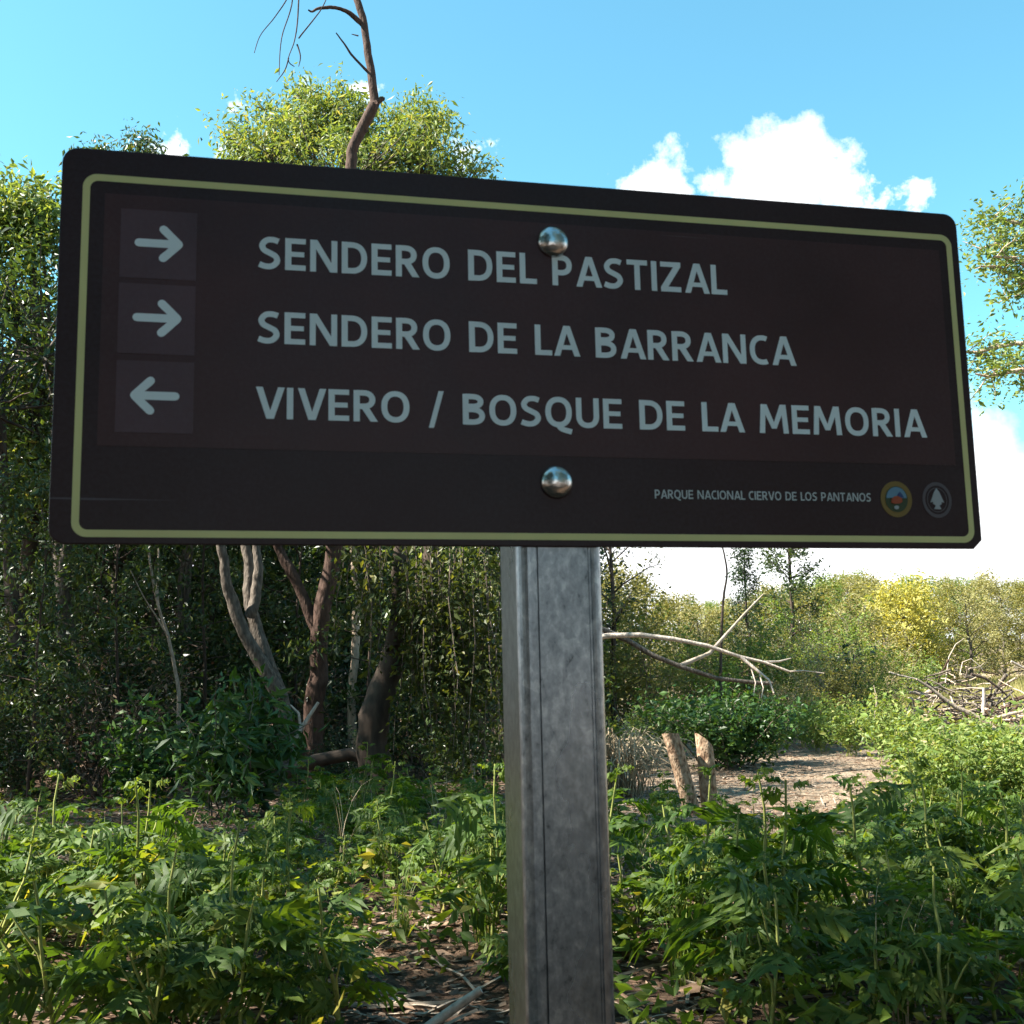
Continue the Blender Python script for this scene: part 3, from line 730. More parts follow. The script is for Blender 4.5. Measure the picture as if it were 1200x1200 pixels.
custom_tree('vine_clad_tree', 'thick trunk leaning right and wrapped in hanging vines', 15, 455,
            [([(440, 880), (446, 820), (458, 770), (474, 735), (492, 705), (503, 670), (503, 620), (506, 540)], .21, .11, .5),
             ([(462, 760), (466, 720), (470, 680), (470, 630), (466, 560)], .12, .07, -.2)], M['bark_dark'], M['leaf_light'], at(490, 560, 15.2), 46, 14, .34, (1.1, 1.0, 1.0), 26, .10)

def hanging_vine():
    rng = np.random.default_rng(5); y = 14.6
    base = gnd(500, y); root = empty('hanging_vine', base); tag(root, 'olive-green curtain of vines draped over the leaning trunk', 'vine')
    g = Geo(); tips = []
    for i in range(100):
        x0 = rng.uniform(478, 590) if i % 4 else rng.uniform(405, 500); top = 630 + rng.uniform(0, 130) if i % 4 else rng.uniform(610, 670)
        bot = rng.uniform(740, 900) if i % 4 else rng.uniform(680, 790)
        if bot < top + 40: bot = top + 60
        yy = y + rng.uniform(-.7, .5)
        P = wob(rng, at(x0 + rng.normal(0, 6), top, yy), at(x0 + rng.normal(0, 14), bot, yy + rng.normal(0, .15)), 7, .05) - base
        P[:, 2] = np.maximum(P[:, 2], .03)
        g.tube(P, np.linspace(.009, .005, 7), 3)
        n = int(np.linalg.norm(P[-1] - P[0]) / .10)
        tips += [along(P, (k + rng.uniform(0, 1)) / max(n, 1)) for k in range(n)]
    obj('stems', g.mesh('stems', M['twig'], True), root)
    V, F, R = leaf_cloud(rng, np.array(tips), 7, .08, .075, .5, .9); obj('foliage', mesh('foliage', V, F, M['leaf_vine'], R), root)
hanging_vine()

# --- crowns that rise above the sign
def dome_tree(name, label, px, y, py_top, lobes, bark, leafm, r0, seed, spread, size, nleaf, aspect=.36, ldroop=.9):
    """crown made of overlapping leafy lobes: (px, py, half width px, half height px, clusters) seen at distance y"""
    rng = np.random.default_rng(seed); base = gnd(px, y); root = empty(name, base); tag(root, label, 'tree')
    H = at(px, py_top, y)[2] - base[2]
    T = wob(rng, np.array([0, 0, -.2]), np.array([0, 0, H * .85]), 9, .03); g = Geo(); g.tube(T, np.linspace(r0, r0 * .2, 9), 8)
    obj('trunk', g.mesh('trunk', bark, True), root)
    q = Geo(); tips = []
    for lx, ly, hw, hh, n in lobes:
        c = at(lx, ly, y) - base; R3 = np.array([hw, hw, hh]) * y / FPX
        c[1] += rng.normal(0, .3)
        hub = c - [0, 0, R3[2] * .7]; q.tube(wob(rng, along(T, .55 + .2 * rng.uniform()), hub, 6, .06), np.linspace(r0 * .35, .03, 6), 5)
        P = c + unit(rng.normal(0, 1, (n, 3))) * R3 * (rng.uniform(.1, 1, (n, 1)) ** .45) * rng.choice([.95, 1, 1.05, 1.25], (n, 1))
        for i, p in enumerate(P):
            tips += [p, p + rng.normal(0, .16, 3)]
            q.tube(wob(rng, hub, p, 5, .08), np.linspace(.022, .006, 5), 3)
    obj('limbs', q.mesh('limbs', bark, True), root)
    V, F, R = leaf_cloud(rng, np.array(tips), nleaf, spread, size, aspect, ldroop); obj('crown', mesh('crown', V, F, leafm, R), root)
    return root
dome_tree('tall_tree', 'tall tree with broad loose yellow-green crown rising behind the sign', 415, 28, 80,
    [(360, 140, 48, 48, 75), (398, 138, 42, 46, 60), (320, 175, 55, 45, 85), (285, 180, 32, 35, 26), (430, 160, 55, 52, 110), (490, 150, 40, 36, 50), (500, 190, 60, 36, 75), (400, 215, 120, 55, 150), (545, 205, 30, 18, 20), (350, 100, 16, 18, 9), (310, 120, 20, 12, 9), (505, 128, 20, 14, 9), (270, 160, 16, 10, 5)],
    M['bark'], M['leaf_light'], .3, 21, .17, .145, 15)
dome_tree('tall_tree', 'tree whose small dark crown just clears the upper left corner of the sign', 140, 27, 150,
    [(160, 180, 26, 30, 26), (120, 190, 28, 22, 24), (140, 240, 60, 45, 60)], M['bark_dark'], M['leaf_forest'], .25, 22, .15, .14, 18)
dome_tree('broad_tree', 'bushy sunlit tree filling the edge of the forest left of the sign', 20, 20.5, 205,
    [(30, 250, 38, 42, 60), (-15, 270, 45, 50, 60), (60, 270, 35, 45, 40), (10, 340, 60, 40, 50), (50, 430, 45, 50, 40), (0, 480, 50, 60, 40), (40, 560, 50, 50, 40), (-40, 400, 50, 80, 50)], M['bark_dark'], M['leaf_light'], .22, 23, .17, .13, 16, .45, .7)
# tree at the right whose boughs reach in from beyond the clearing
def boughs_tree():
    y = 24.0; rng = np.random.default_rng(33)
    base = gnd(1330, y); root = empty('spreading_tree', base); tag(root, 'spreading tree reaching pale boughs towards the right edge of the sign', 'tree')
    g = Geo(); g.tube(np.vstack([base - [0, 0, .2], px_path([(1328, 700), (1320, 560), (1305, 430), (1290, 330), (1270, 240), (1255, 180)], y)]) - base, [.34, .28, .25, .22, .17, .11, .05], 10)
    obj('trunk', g.mesh('trunk', M['bark_pale'], True), root)
    q = Geo(); tips = []
    L = [[(1310, 470), (1260, 425), (1215, 432), (1180, 437), (1155, 443), (1140, 440)], [(1305, 440), (1250, 400), (1200, 395), (1160, 402), (1135, 398)],
         [(1298, 380), (1245, 345), (1205, 355), (1180, 335), (1155, 325), (1132, 328)], [(1295, 360), (1240, 320), (1200, 330), (1170, 318), (1140, 322)],
         [(1290, 330), (1240, 300), (1200, 295), (1165, 290), (1140, 300)], [(1280, 280), (1240, 270), (1205, 262), (1175, 255), (1160, 250)],
         [(1275, 260), (1240, 240), (1215, 235)], [(1300, 400), (1340, 350), (1390, 330)], [(1290, 330), (1340, 280), (1380, 260)], [(1310, 470), (1360, 430), (1420, 420)], [(1270, 240), (1300, 200), (1330, 180)]]
    for i, pts in enumerate(L):
        Q = px_path(pts, y); Q[:, 1] += np.linspace(0, rng.uniform(-1.2, 1.2), len(Q)); Q -= base
        q.tube(Q, np.linspace(.085, .02, len(Q)), 6)
        for j in range(20):
            a = along(Q, rng.uniform(.3, 1)); d = unit(rng.normal(0, 1, 3) + [0, 0, .5 if pts[-1][1] < 390 else -.25]); e = a + d * rng.uniform(.25, .85)
            q.tube(wob(rng, a, e, 4, .1), np.linspace(.016, .006, 4), 4); tips += [e, (a + e * 2) / 3]
    obj('limbs', q.mesh('limbs', M['bark_pale'], True), root)
    V, F, R = leaf_cloud(rng, np.array(tips), 26, .17, .12, .42, .1); obj('crown', mesh('crown', V, F, M['leaf_light'], R), root)
boughs_tree()

# --- forest rows behind
FG = 'trees deep in the forest'
fl = 'shaded forest tree standing in the dense wood behind the front trunks'
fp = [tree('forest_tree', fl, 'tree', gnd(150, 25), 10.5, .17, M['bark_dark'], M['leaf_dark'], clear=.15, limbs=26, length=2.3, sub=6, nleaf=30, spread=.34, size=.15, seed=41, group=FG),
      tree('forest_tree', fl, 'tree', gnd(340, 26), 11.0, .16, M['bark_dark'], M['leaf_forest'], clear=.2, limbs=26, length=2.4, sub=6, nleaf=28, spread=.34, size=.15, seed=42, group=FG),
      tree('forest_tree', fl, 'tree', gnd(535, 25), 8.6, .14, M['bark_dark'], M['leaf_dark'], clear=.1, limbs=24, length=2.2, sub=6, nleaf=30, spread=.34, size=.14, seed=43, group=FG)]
spots = [(-90, 22, 0), (-170, 26, 1), (60, 27, 2), (240, 24, 2), (440, 24, 1), (-20, 31, 0), (110, 33, 1), (210, 31, 0), (300, 33, 2), (400, 31, 0), (490, 30, 2), (560, 34, 1), (620, 30, 2), (30, 38, 1),
         (160, 40, 0), (270, 39, 1), (370, 40, 0), (460, 38, 1), (550, 42, 2), (-120, 36, 0), (660, 36, 2), (-60, 45, 1), (330, 47, 0), (500, 48, 1), (100, 48, 0), (-220, 31, 0)]
for px, y, k in spots:
    put(fp[k], gnd(px, y), rng0.uniform(0, 6.28), rng0.uniform(.85, 1.08))
# unseen trees: left ones shade sign and weeds, the rest are added to block skylight
sg = 'trees beside the path'
shade = tree('unseen_tree', 'tall leafy tree outside the view shading the sign and the weeds', 'tree', (-5.6, .5, 0), 11.0, .18, M['bark'], M['leaf_forest'], clear=.5, limbs=24, length=2.3, sub=6, nleaf=24, spread=.25, size=.14, seed=45, group=sg)
for (x, y, s_) in ((-4.9, 4.6, .92), (-7.8, 10.2, .85), (-10.5, 13.5, 1.0), (-13.0, 17.0, 1.05), (-11.5, -.5, 1.1), (-9.5, -2.0, 1.0), (3.9, 1.6, 1.0), (-3.4, 1.2, 1.0), (6.3, 3.4, .95), (-7.6, 8.9, .97), (-9.6, 11.2, 1.05)):  # copies close beside the viewer are added only to cover the sky overhead
    put(shade, (x, y, float(gz(x, y))), rng0.uniform(0, 6.28), s_)
for (x, y, s_, k) in ((-6, -5, 1, 0), (-2.5, -6.5, 1.05, 1), (5.0, -5.6, 1.0, 1), (8.6, -4.0, 1, 0), (-.9, -7.6, 1.0, 0), (-9, -8, 1.1, 1), (-4, -10, 1.15, 0), (-.8, -11, 1.2, 1), (9.5, -9, 1.1, 1), (12, -3, 1.0, 0), (-13, -4, 1.1, 1)):  # added out of view to cut the sky light falling on the sign
    c = put(fp[k], (x, y, float(gz(x, y))), rng0.uniform(0, 6.28), s_, 'dense leafy tree added behind the viewer to darken the sign'); c['group'] = 'trees added behind the viewer'
# --- understory shrubs in the forest
UG = 'understory shrubs in the forest'; ul = 'dark leafy shrub in the shade under the forest trees'
up_ = [shrub('understory_shrub', ul, 'shrub', gnd(150, 19), 2.6, 2.6, M['leaf_dark'], M['twig'], 12, 12, .13, .16, 51, UG, .5, .014, 6),
       shrub('understory_shrub', ul, 'shrub', gnd(30, 18), 3.2, 2.2, M['leaf_forest'], M['twig'], 12, 12, .11, .16, 52, UG, .5, .014, 6),
       shrub('understory_shrub', ul, 'shrub', gnd(560, 19), 2.4, 2.4, M['leaf_dark'], M['twig'], 12, 14, .10, .15, 53, UG, .5, .014, 6)]
for px, y, k, s in ((-60, 17, 0, 1), (100, 22, 1, 1.1), (190, 23, 0, 1.1), (250, 21, 2, 1.1), (340, 22, 1, 1), (420, 21, 0, 1), (500, 19, 2, 1), (600, 21, 0, 1.1), (660, 22, 1, .9), (40, 25, 2, 1.5),
                    (170, 27, 1, 1.5), (290, 27, 0, 1.5), (390, 27, 2, 1.5), (480, 26, 1, 1.4), (560, 27, 0, 1.5), (640, 27, 2, 1.3), (-40, 24, 1, 1.3), (-130, 20, 2, 1.2), (110, 18, 2, .6), (540, 16, 2, .5), (30, 16, 0, .55), (400, 16.5, 2, .4)):
    put(up_[k], gnd(px, y), rng0.uniform(0, 6.28), s)
shrub('broad_leaved_shrub', 'blue-green shrub with long drooping leaves in front of the forked tree', 'shrub', gnd(268, 13.5), 1.75, 2.0, M['leaf_bush'], M['twig'], 12, 12, .19, .12, 55, None, .3, .013, 5, .7)
shrub('broad_leaved_shrub', 'small blue-green shrub with catching light under the slender trunk', 'shrub', gnd(165, 15.5), 1.3, 1.5, M['leaf_bush'], M['twig'], 9, 12, .13, .12, 56, None, .45, .012, 5, .3)

BG = 'dry twiggy brush in the forest'; bl = 'dry brown twiggy brush in the shade of the forest'
bp_ = shrub('dry_brush', bl, 'brush', gnd(120, 17), 2.4, 2.8, M['litter'], M['twig'], 26, 3, .07, .12, 57, BG, .5, .011, 9, .6, .6)
for px, y, s_ in ((20, 19, 1), (60, 22, 1.3), (200, 20, 1.2), (160, 24, 1.5), (250, 24, 1.3), (350, 20, 1.0), (410, 23, 1.4), (520, 21, 1.1), (590, 18, .8), (100, 20.5, 1.2), (-30, 21, 1.2)):
    put(bp_, gnd(px, y), rng0.uniform(0, 6.28), s_)

LG = 'leafy saplings along the forest edge'; ll = 'slender leafy sapling along the shaded forest edge'
ls = tree('leafy_sapling', ll, 'tree', gnd(140, 17.5), 5.2, .035, M['bark_dark'], M['leaf_forest'], clear=.12, limbs=22, length=1.05, sub=4, nleaf=13, spread=.11, size=.095, seed=58, group=LG, up=.35, ldroop=.8, droop=.06)
for px, y, s_ in ((40, 15.6, .85), (242, 19, 1.1), (345, 20.5, 1.2), (428, 18.5, 1.0), (560, 16.2, .95), (180, 20, 1.2), (-20, 16.5, 1.0), (300, 21.5, 1.25), (110, 21.5, 1.2)):
    put(ls, gnd(px, y), rng0.uniform(0, 6.28), s_)

# --- scrub at the right of the post
SG = 'olive scrub bushes behind the clearing'; sl_ = 'loose olive-green scrub bush behind the clearing'
sp = [shrub('scrub_bush', sl_, 'shrub', gnd(740, 26), 4.4, 3.4, M['leaf_olive'], M['twig'], 16, 24, .10, .125, 61, SG, .45, .016, 6),
      shrub('scrub_bush', sl_, 'shrub', gnd(905, 29), 4.2, 3.6, M['leaf_green'], M['twig'], 16, 24, .10, .125, 62, SG, .45, .016, 6),
      shrub('scrub_bush', sl_, 'shrub', gnd(960, 30), 3.8, 3.4, M['leaf_greyolive'], M['twig_pale'], 18, 10, .085, .17, 63, SG, .45, .014, 7)]
for px, y, k, s in ((800, 28, 1, 1), (860, 31, 0, 1.05), (1010, 33, 1, .9), (775, 33, 2, 1.25), (840, 36, 0, 1.25), (930, 37, 1, 1.25), (700, 29, 1, 1.1), (1000, 40, 0, 1.1), (900, 42, 2, 1.4), (1040, 43, 2, 1.0), (980, 27.5, 0, .55), (1030, 29, 1, .5), (920, 26, 2, .5)):
    put(sp[k], gnd(px, y), rng0.uniform(0, 6.28), cap_scale(px, y, s, 4.7, rng0.uniform(4, 30)))
shrub('leafy_bush', 'dense dark green leafy bush behind the cut stump', 'shrub', gnd(845, 20.5), 1.55, 2.6, M['leaf_bush'], M['twig'], 26, 16, .10, .12, 64, None, .5, .012, 7, .3)
shrub('leafy_bush', 'dark glossy bush in the middle of the olive scrub', 'shrub', gnd(975, 31), 2.6, 1.9, M['leaf_dark'], M['twig'], 14, 16, .12, .14, 65, None, .45, .014, 7, .3)
for o_, px_, y_ in zip(sp, (740, 905, 960), (26, 29, 30)):
    k_ = cap_scale(px_, y_, 1, 4.7, 10); o_.scale = (k_, k_, k_)
tree('twiggy_tree', 'twiggy fine-leaved tree showing through against bright cloud right of the post', 'tree', gnd(722, 27), 6.6, .09, M['bark_dark'], M['leaf_olive'], clear=.35, limbs=18, length=1.9, sub=5, nleaf=9, spread=.16, size=.08, seed=66, up=.7)
tree('dark_tree', 'small dark conical tree behind the scrub', 'tree', gnd(880, 38), 6.0, .09, M['bark_dark'], M['leaf_dark'], clear=.3, limbs=20, length=.85, sub=4, nleaf=18, spread=.14, size=.09, seed=67, up=.8, shape=lambda u: 1.15 - .8 * u)
tree('dark_tree', 'dark green tree with rounded top hidden behind the lower edge of the sign', 'tree', gnd(932, 40), 8.0, .12, M['bark_dark'], M['leaf_forest'], clear=.35, limbs=20, length=1.0, sub=5, nleaf=18, spread=.2, size=.12, seed=68, up=.6)
custom_tree('bare_sapling', 'thin bare dark sapling rising from the scrub', 27, 846, [([(845, 800), (846, 740), (848, 700), (852, 675), (850, 655), (844, 630), (838, 600)], .04, .012, 0)], M['bark_dark'], None, None, k=6)
# --- wooded slope far right
HG = 'trees on the far wooded slope'
hp = [tree('slope_tree', 'olive tree on the far wooded slope', 'tree', gnd(1000, 66), 8.5, .18, M['bark'], M['leaf_olive'], clear=.05, limbs=24, length=2.7, sub=5, nleaf=20, spread=.30, size=.2, seed=71, group=HG),
      tree('slope_tree', 'grey-green tree on the far wooded slope', 'tree', gnd(1140, 58), 8.0, .18, M['bark'], M['leaf_greyolive'], clear=.05, limbs=24, length=2.9, sub=5, nleaf=20, spread=.30, size=.19, seed=72, group=HG),
      tree('slope_tree', 'fresh green tree on the far wooded slope', 'tree', gnd(1085, 68), 8.5, .18, M['bark'], M['leaf_green'], clear=.05, limbs=24, length=2.6, sub=5, nleaf=20, spread=.30, size=.2, seed=73, group=HG)]
for o_, px_, y_ in zip(hp, (1000, 1140, 1085), (66, 58, 68)):
    k_ = cap_scale(px_, y_, 1, 9.6, 4); o_.scale = (k_, k_, k_)
for px, y, k, s in ((955, 55, 0, .95), (1040, 62, 1, .8), (1180, 62, 1, 1.0), (1230, 58, 0, 1), (980, 72, 1, 1.1), (1020, 78, 0, 1.15), (1130, 75, 2, 1.1), (1170, 80, 0, 1.15), (1210, 76, 1, 1.1), (1250, 70, 2, 1),
                    (940, 75, 0, 1.1), (890, 64, 0, 1), (850, 70, 1, 1.1), (800, 60, 0, 1), (740, 55, 0, 1), (1060, 90, 0, 1.2), (1110, 95, 0, 1.25), (1150, 98, 1, 1.2), (1200, 95, 2, 1.25), (1240, 92, 0, 1.2), (1000, 92, 2, 1.15), (1100, 57, 0, .55), (1065, 55, 2, .45), (1010, 52, 1, .5), (1290, 65, 1, 1), (1330, 75, 0, 1.1), (760, 48, 0, .62), (820, 50, 1, .6), (870, 52, 0, .68), (920, 50, 0, .72), (700, 45, 0, .8), (790, 68, 0, .8), (850, 80, 0, .95), (905, 82, 1, 1.05), (960, 64, 2, .95), (830, 62, 2, .75)):
    put(hp[k], gnd(px, y), rng0.uniform(0, 6.28), cap_scale(px, y, s, 9.6, rng0.uniform(0, 16)))
tree('yellow_tree', 'bright yellow autumn tree on the far wooded slope', 'tree', gnd(1064, 54), 5.0, .14, M['bark'], M['leaf_yellow'], clear=.2, limbs=26, length=1.5, sub=5, nleaf=18, spread=.3, size=.17, seed=75)
shrub('yellow_bush', 'low yellow-green bush in front of the far slope', 'shrub', gnd(1078, 46), 2.0, 2.6, M['leaf_light'], M['twig'], 16, 14, .12, .16, 76, None, .5, .014, 6)

# --- felled wood
def log_path(name, pts, r, mat, parent, base, k=8):
    q = Geo(); q.tube(np.asarray(pts) - base, r, k, .5, True); return obj(name, q.mesh(name, mat, True), parent)

def build_stump():
    y = 13.0; base = gnd(815, y); root = empty('cut_stump', base); tag(root, 'sawn-off stump with two short trunks forking into a V', 'stump')
    def log(name, p0, p1, r0, r1, tilt, rn):
        rng = np.random.default_rng(rn); k = 18; n = 9
        P = wob(rng, p0, p1, n, .012) - base; T = unit(P[-1] - P[-2])
        a = np.arange(k) * 2 * math.pi / k; irr = 1 + .06 * np.sin(a * 2 + rn) + .05 * np.sin(a * 3 + 2 * rn)
        V = []
        for i in range(n):
            rr = (r0 + (r1 - r0) * i / (n - 1)) * irr * (1 + rng.normal(0, .012, k))
            if i == 0: rr = rr * 1.15
            ring = np.stack([P[i][0] + rr * np.cos(a), P[i][1] + rr * np.sin(a), np.full(k, P[i][2])], 1)
            if i >= n - 2: ring[:, 2] += tilt[0] * (ring[:, 0] - P[i][0]) * (1 if i == n - 1 else .5) + tilt[1] * (ring[:, 1] - P[i][1]) * (1 if i == n - 1 else .5)
            V.append(ring)
        V = np.concatenate(V); i = np.arange(n - 1)[:, None] * k; j = np.arange(k)[None]; j2 = (j + 1) % k
        F = np.stack([i + j, i + j2, i + k + j2, i + k + j], -1).reshape(-1, 4)
        t = obj(name, mesh(name, V, F, M['stump_bark'], None, True), root)
        top = V[-k:]; top = top + np.array([0, 0, .002]); c = top.mean(0)
        obj('cut_face', mesh('cut_face', np.vstack([top * .985 + c * .015, [c]]), [(q, (q + 1) % k, k) for q in range(k)], M['cut_wood']), t)
    b0 = base + np.array([0, 0, -.25])
    log('trunk', b0 + [-.03, .0, 0], at(785, 860, 13.0), .088, .090, (.0, -.12), 1)
    log('trunk', b0 + [.14, .06, 0], at(825, 868, 13.1), .088, .090, (-.85, -.35), 2)
build_stump()

def build_branches():
    y = 19.0
    base = gnd(715, y); root = empty('fallen_branch', base); tag(root, 'long bleached fallen branch arching out from behind the post', 'branch')
    Q = lambda pts, dy=0: px_path(pts, y) + np.linspace(0, dy, len(pts))[:, None] * np.array([0, 1, 0])
    log_path('limb', Q([(640, 775), (690, 750), (712, 745), (750, 744), (790, 749), (830, 757), (865, 769), (895, 776), (925, 787)]), np.linspace(.055, .018, 9), M['dead_pale'], root, base)
    log_path('limb', Q([(868, 770), (885, 785), (898, 797), (902, 812)], -.3), np.linspace(.03, .012, 4), M['dead_pale'], root, base)
    log_path('limb', Q([(895, 776), (915, 775), (932, 771)], .3), np.linspace(.022, .008, 3), M['dead_pale'], root, base)
    for p in ([(880, 782), (884, 800), (880, 815)], [(890, 790), (893, 806), (889, 818)], [(925, 787), (940, 786), (962, 789)]):
        log_path('twig', Q(p, -.2), np.linspace(.014, .006, 3), M['dead_pale'], root, base, 5)
    base = gnd(760, y + .6); root = empty('fallen_branch', base); tag(root, 'brown fallen limb lying below the bleached branch', 'branch'); y += .6
    log_path('limb', Q([(700, 735), (735, 750), (765, 768), (800, 782), (840, 795), (885, 800), (905, 801)]), np.linspace(.05, .03, 7), M['bark'], root, base)
    log_path('limb', Q([(795, 781), (835, 765), (860, 740), (885, 715), (912, 690)], 1.2), np.linspace(.04, .012, 5), M['twig_pale'], root, base)
build_branches()

def build_heap():
    rng = np.random.default_rng(77); y = 33.0
    c = gnd(1132, y); lab = 'dead pale branch in the heap of cut wood'; grp = 'branches in the brush heap'
    W = 1.95
    for i in range(250):
        u = rng.uniform(-1, 1); v_ = rng.uniform(-1, 1)
        h = 1.75 * max(0, 1 - u * u) * max(.1, 1 - v_ * v_) * rng.uniform(.15, 1)
        p = c + np.array([u * W, v_ * 1.4, h + .05])
        az = rng.uniform(0, math.pi); el = rng.normal(0, .33); L = rng.uniform(.4, 1.3) * (1 if i % 6 else 1.5)
        d = np.array([math.cos(az) * math.cos(el), math.sin(az) * math.cos(el) * .7, math.sin(el)]) * L / 2
        a, e = p - d, p + d
        for q in (a, e): q[2] = max(q[2], float(gz(q[0], q[1])) + .03)
        P = wob(rng, a, e, 6, .07); r = rng.uniform(.010, .038) * (1 if i % 9 else 1.9)
        g = Geo(); g.tube(P - p, np.linspace(r, r * .55, 6), 6, .5, True)
        mt = M[('bark_pale', 'twig_pale', 'bark', 'bark_dead', 'bark')[i % 5]]
        o = obj('branch', g.mesh('branch', mt, True)); o.location = tuple(p)
        tag(o, lab if i % 5 < 2 else 'brown dead branch in the heap of cut wood', 'branch', grp if i % 5 < 2 else 'brown branches in the brush heap')
    def one(pts, r0, r1, mat, label, yy, k=7):
        Q = px_path(pts, yy); b_ = Q[0].copy(); g = Geo(); g.tube(Q - b_, np.linspace(r0, r1, len(Q)) * .62, k, .5, True)
        o = obj('branch', g.mesh('branch', mat, True)); o.location = tuple(b_); tag(o, label, 'branch')
    one([(1074, 796), (1090, 806), (1106, 819), (1120, 829), (1140, 838), (1158, 849), (1163, 853)], .05, .15, M['bark_pale'], 'thick pale log slanting down the front of the brush heap', 31)
    one([(1152, 838), (1153, 822), (1153, 806)], .10, .06, M['dead_pale'], 'short pale upright stake standing in the brush heap', 31.5)
    one([(1042, 788), (1052, 791), (1075, 796)], .05, .03, M['dead_pale'], 'pale crooked branch poking out at the left of the heap', 31.5)
    one([(1108, 800), (1112, 770), (1120, 755), (1130, 748)], .03, .012, M['dead_pale'], 'pale thin branch curving up out of the heap', 33)
    one([(1125, 790), (1128, 776), (1138, 772), (1150, 782), (1155, 794)], .025, .01, M['dead_pale'], 'pale hooped branch over the top of the heap', 33)
    one([(1138, 790), (1155, 795), (1170, 806), (1180, 815)], .07, .04, M['bark_dark'], 'dark curved branch over the right side of the heap', 32)
    one([(1185, 775), (1200, 783), (1220, 792)], .06, .05, M['dead_pale'], 'pale log end beyond the right of the heap', 36)
    one([(1160, 845), (1180, 838), (1205, 832)], .10, .07, M['bark_pale'], 'pale log lying right of the brush heap', 31)
    one([(1072, 857), (1085, 855), (1098, 854)], .10, .10, M['dead_pale'], 'short bleached log lying in front of the heap', 28)
    one([(1110, 862), (1135, 860), (1160, 858)], .12, .10, M['bark_dark'], 'dark log lying in the grass in front of the heap', 28.5)
    one([(1020, 870), (1028, 820), (1024, 803)], .03, .015, M['twig_pale'], 'thin pale upright sapling stem at the edge of the clearing', 24)
    one([(1090, 880), (1105, 888), (1118, 893)], .05, .04, M['dead_pale'], 'bleached stick among the weeds below the heap', 22)
build_heap()

def single(name, label, cat, pts, y, r, mat, k=7):
    Q = px_path(pts, y); b_ = Q[0].copy(); g = Geo(); g.tube(Q - b_, np.broadcast_to(r, (len(Q),)) if np.isscalar(r) else np.linspace(r[0], r[1], len(Q)), k, .5, True)
    o = obj(name, g.mesh(name, mat, True)); o.location = tuple(b_); return tag(o, label, cat)
single('stake', 'thin brown wooden stake standing at the forest edge', 'stake', [(555, 918), (552, 870), (549, 826)], 15.5, (.028, .022), M['bark_pale'])
single('broken_branch', 'bleached broken branch end catching the sun in the undergrowth', 'branch', [(336, 878), (348, 862), (358, 846), (373, 823)], 14, (.04, .018), M['dead_pale'])
single('broken_branch', 'small bleached twig beside the broken branch end', 'branch', [(352, 852), (350, 836), (340, 826)], 14, (.02, .012), M['dead_pale'])
single('fallen_log', 'dark log lying on the litter behind the weeds', 'log', [(335, 905), (370, 892), (410, 884), (425, 888)], 15.5, (.10, .08), M['bark_dark'])
single('stick', 'thin dead stick lying on the litter left of the log', 'stick', [(252, 884), (270, 893), (292, 905)], 14.6, (.022, .012), M['bark_pale'])
single('stick', 'grey weathered plank-like stick lying by the foot of the post', 'stick', [(500, 1205), (530, 1183), (564, 1160)], 5.2, (.022, .018), M['dead_pale'], 4)
single('fallen_log', 'thin log lying at the foot of the stump', 'log', [(762, 955), (785, 957), (808, 960)], 12.7, (.035, .03), M['bark_pale'])

def dry_clump():
    rng = np.random.default_rng(8); y = 15.5; base = gnd(722, y); root = empty('dry_grass_clump', base); tag(root, 'tan dry arching clump of dead grass right of the post', 'grass clump')
    g = Geo()
    for i in range(260):
        az = rng.uniform(0, 6.28); rr = rng.uniform(.3, 1.1); h = rng.uniform(.6, 1.35)
        a = np.array([rng.normal(0, .2), rng.normal(0, .2), 0]); t = np.linspace(0, 1, 7)[:, None]
        e = np.array([math.cos(az) * rr, math.sin(az) * rr, 0])
        P = a + e * t ** 1.3; P[:, 2] = h * 1.5 * (t[:, 0] - .72 * t[:, 0] ** 2.4) + rng.normal(0, .02, 7)
        g.tube(P, np.linspace(.009, .005, 7), 3, rng.uniform(.3, 1))
    obj('blades', g.mesh('blades', M['straw']), root); root.scale = (.85, .85, 1.1)
dry_clump()

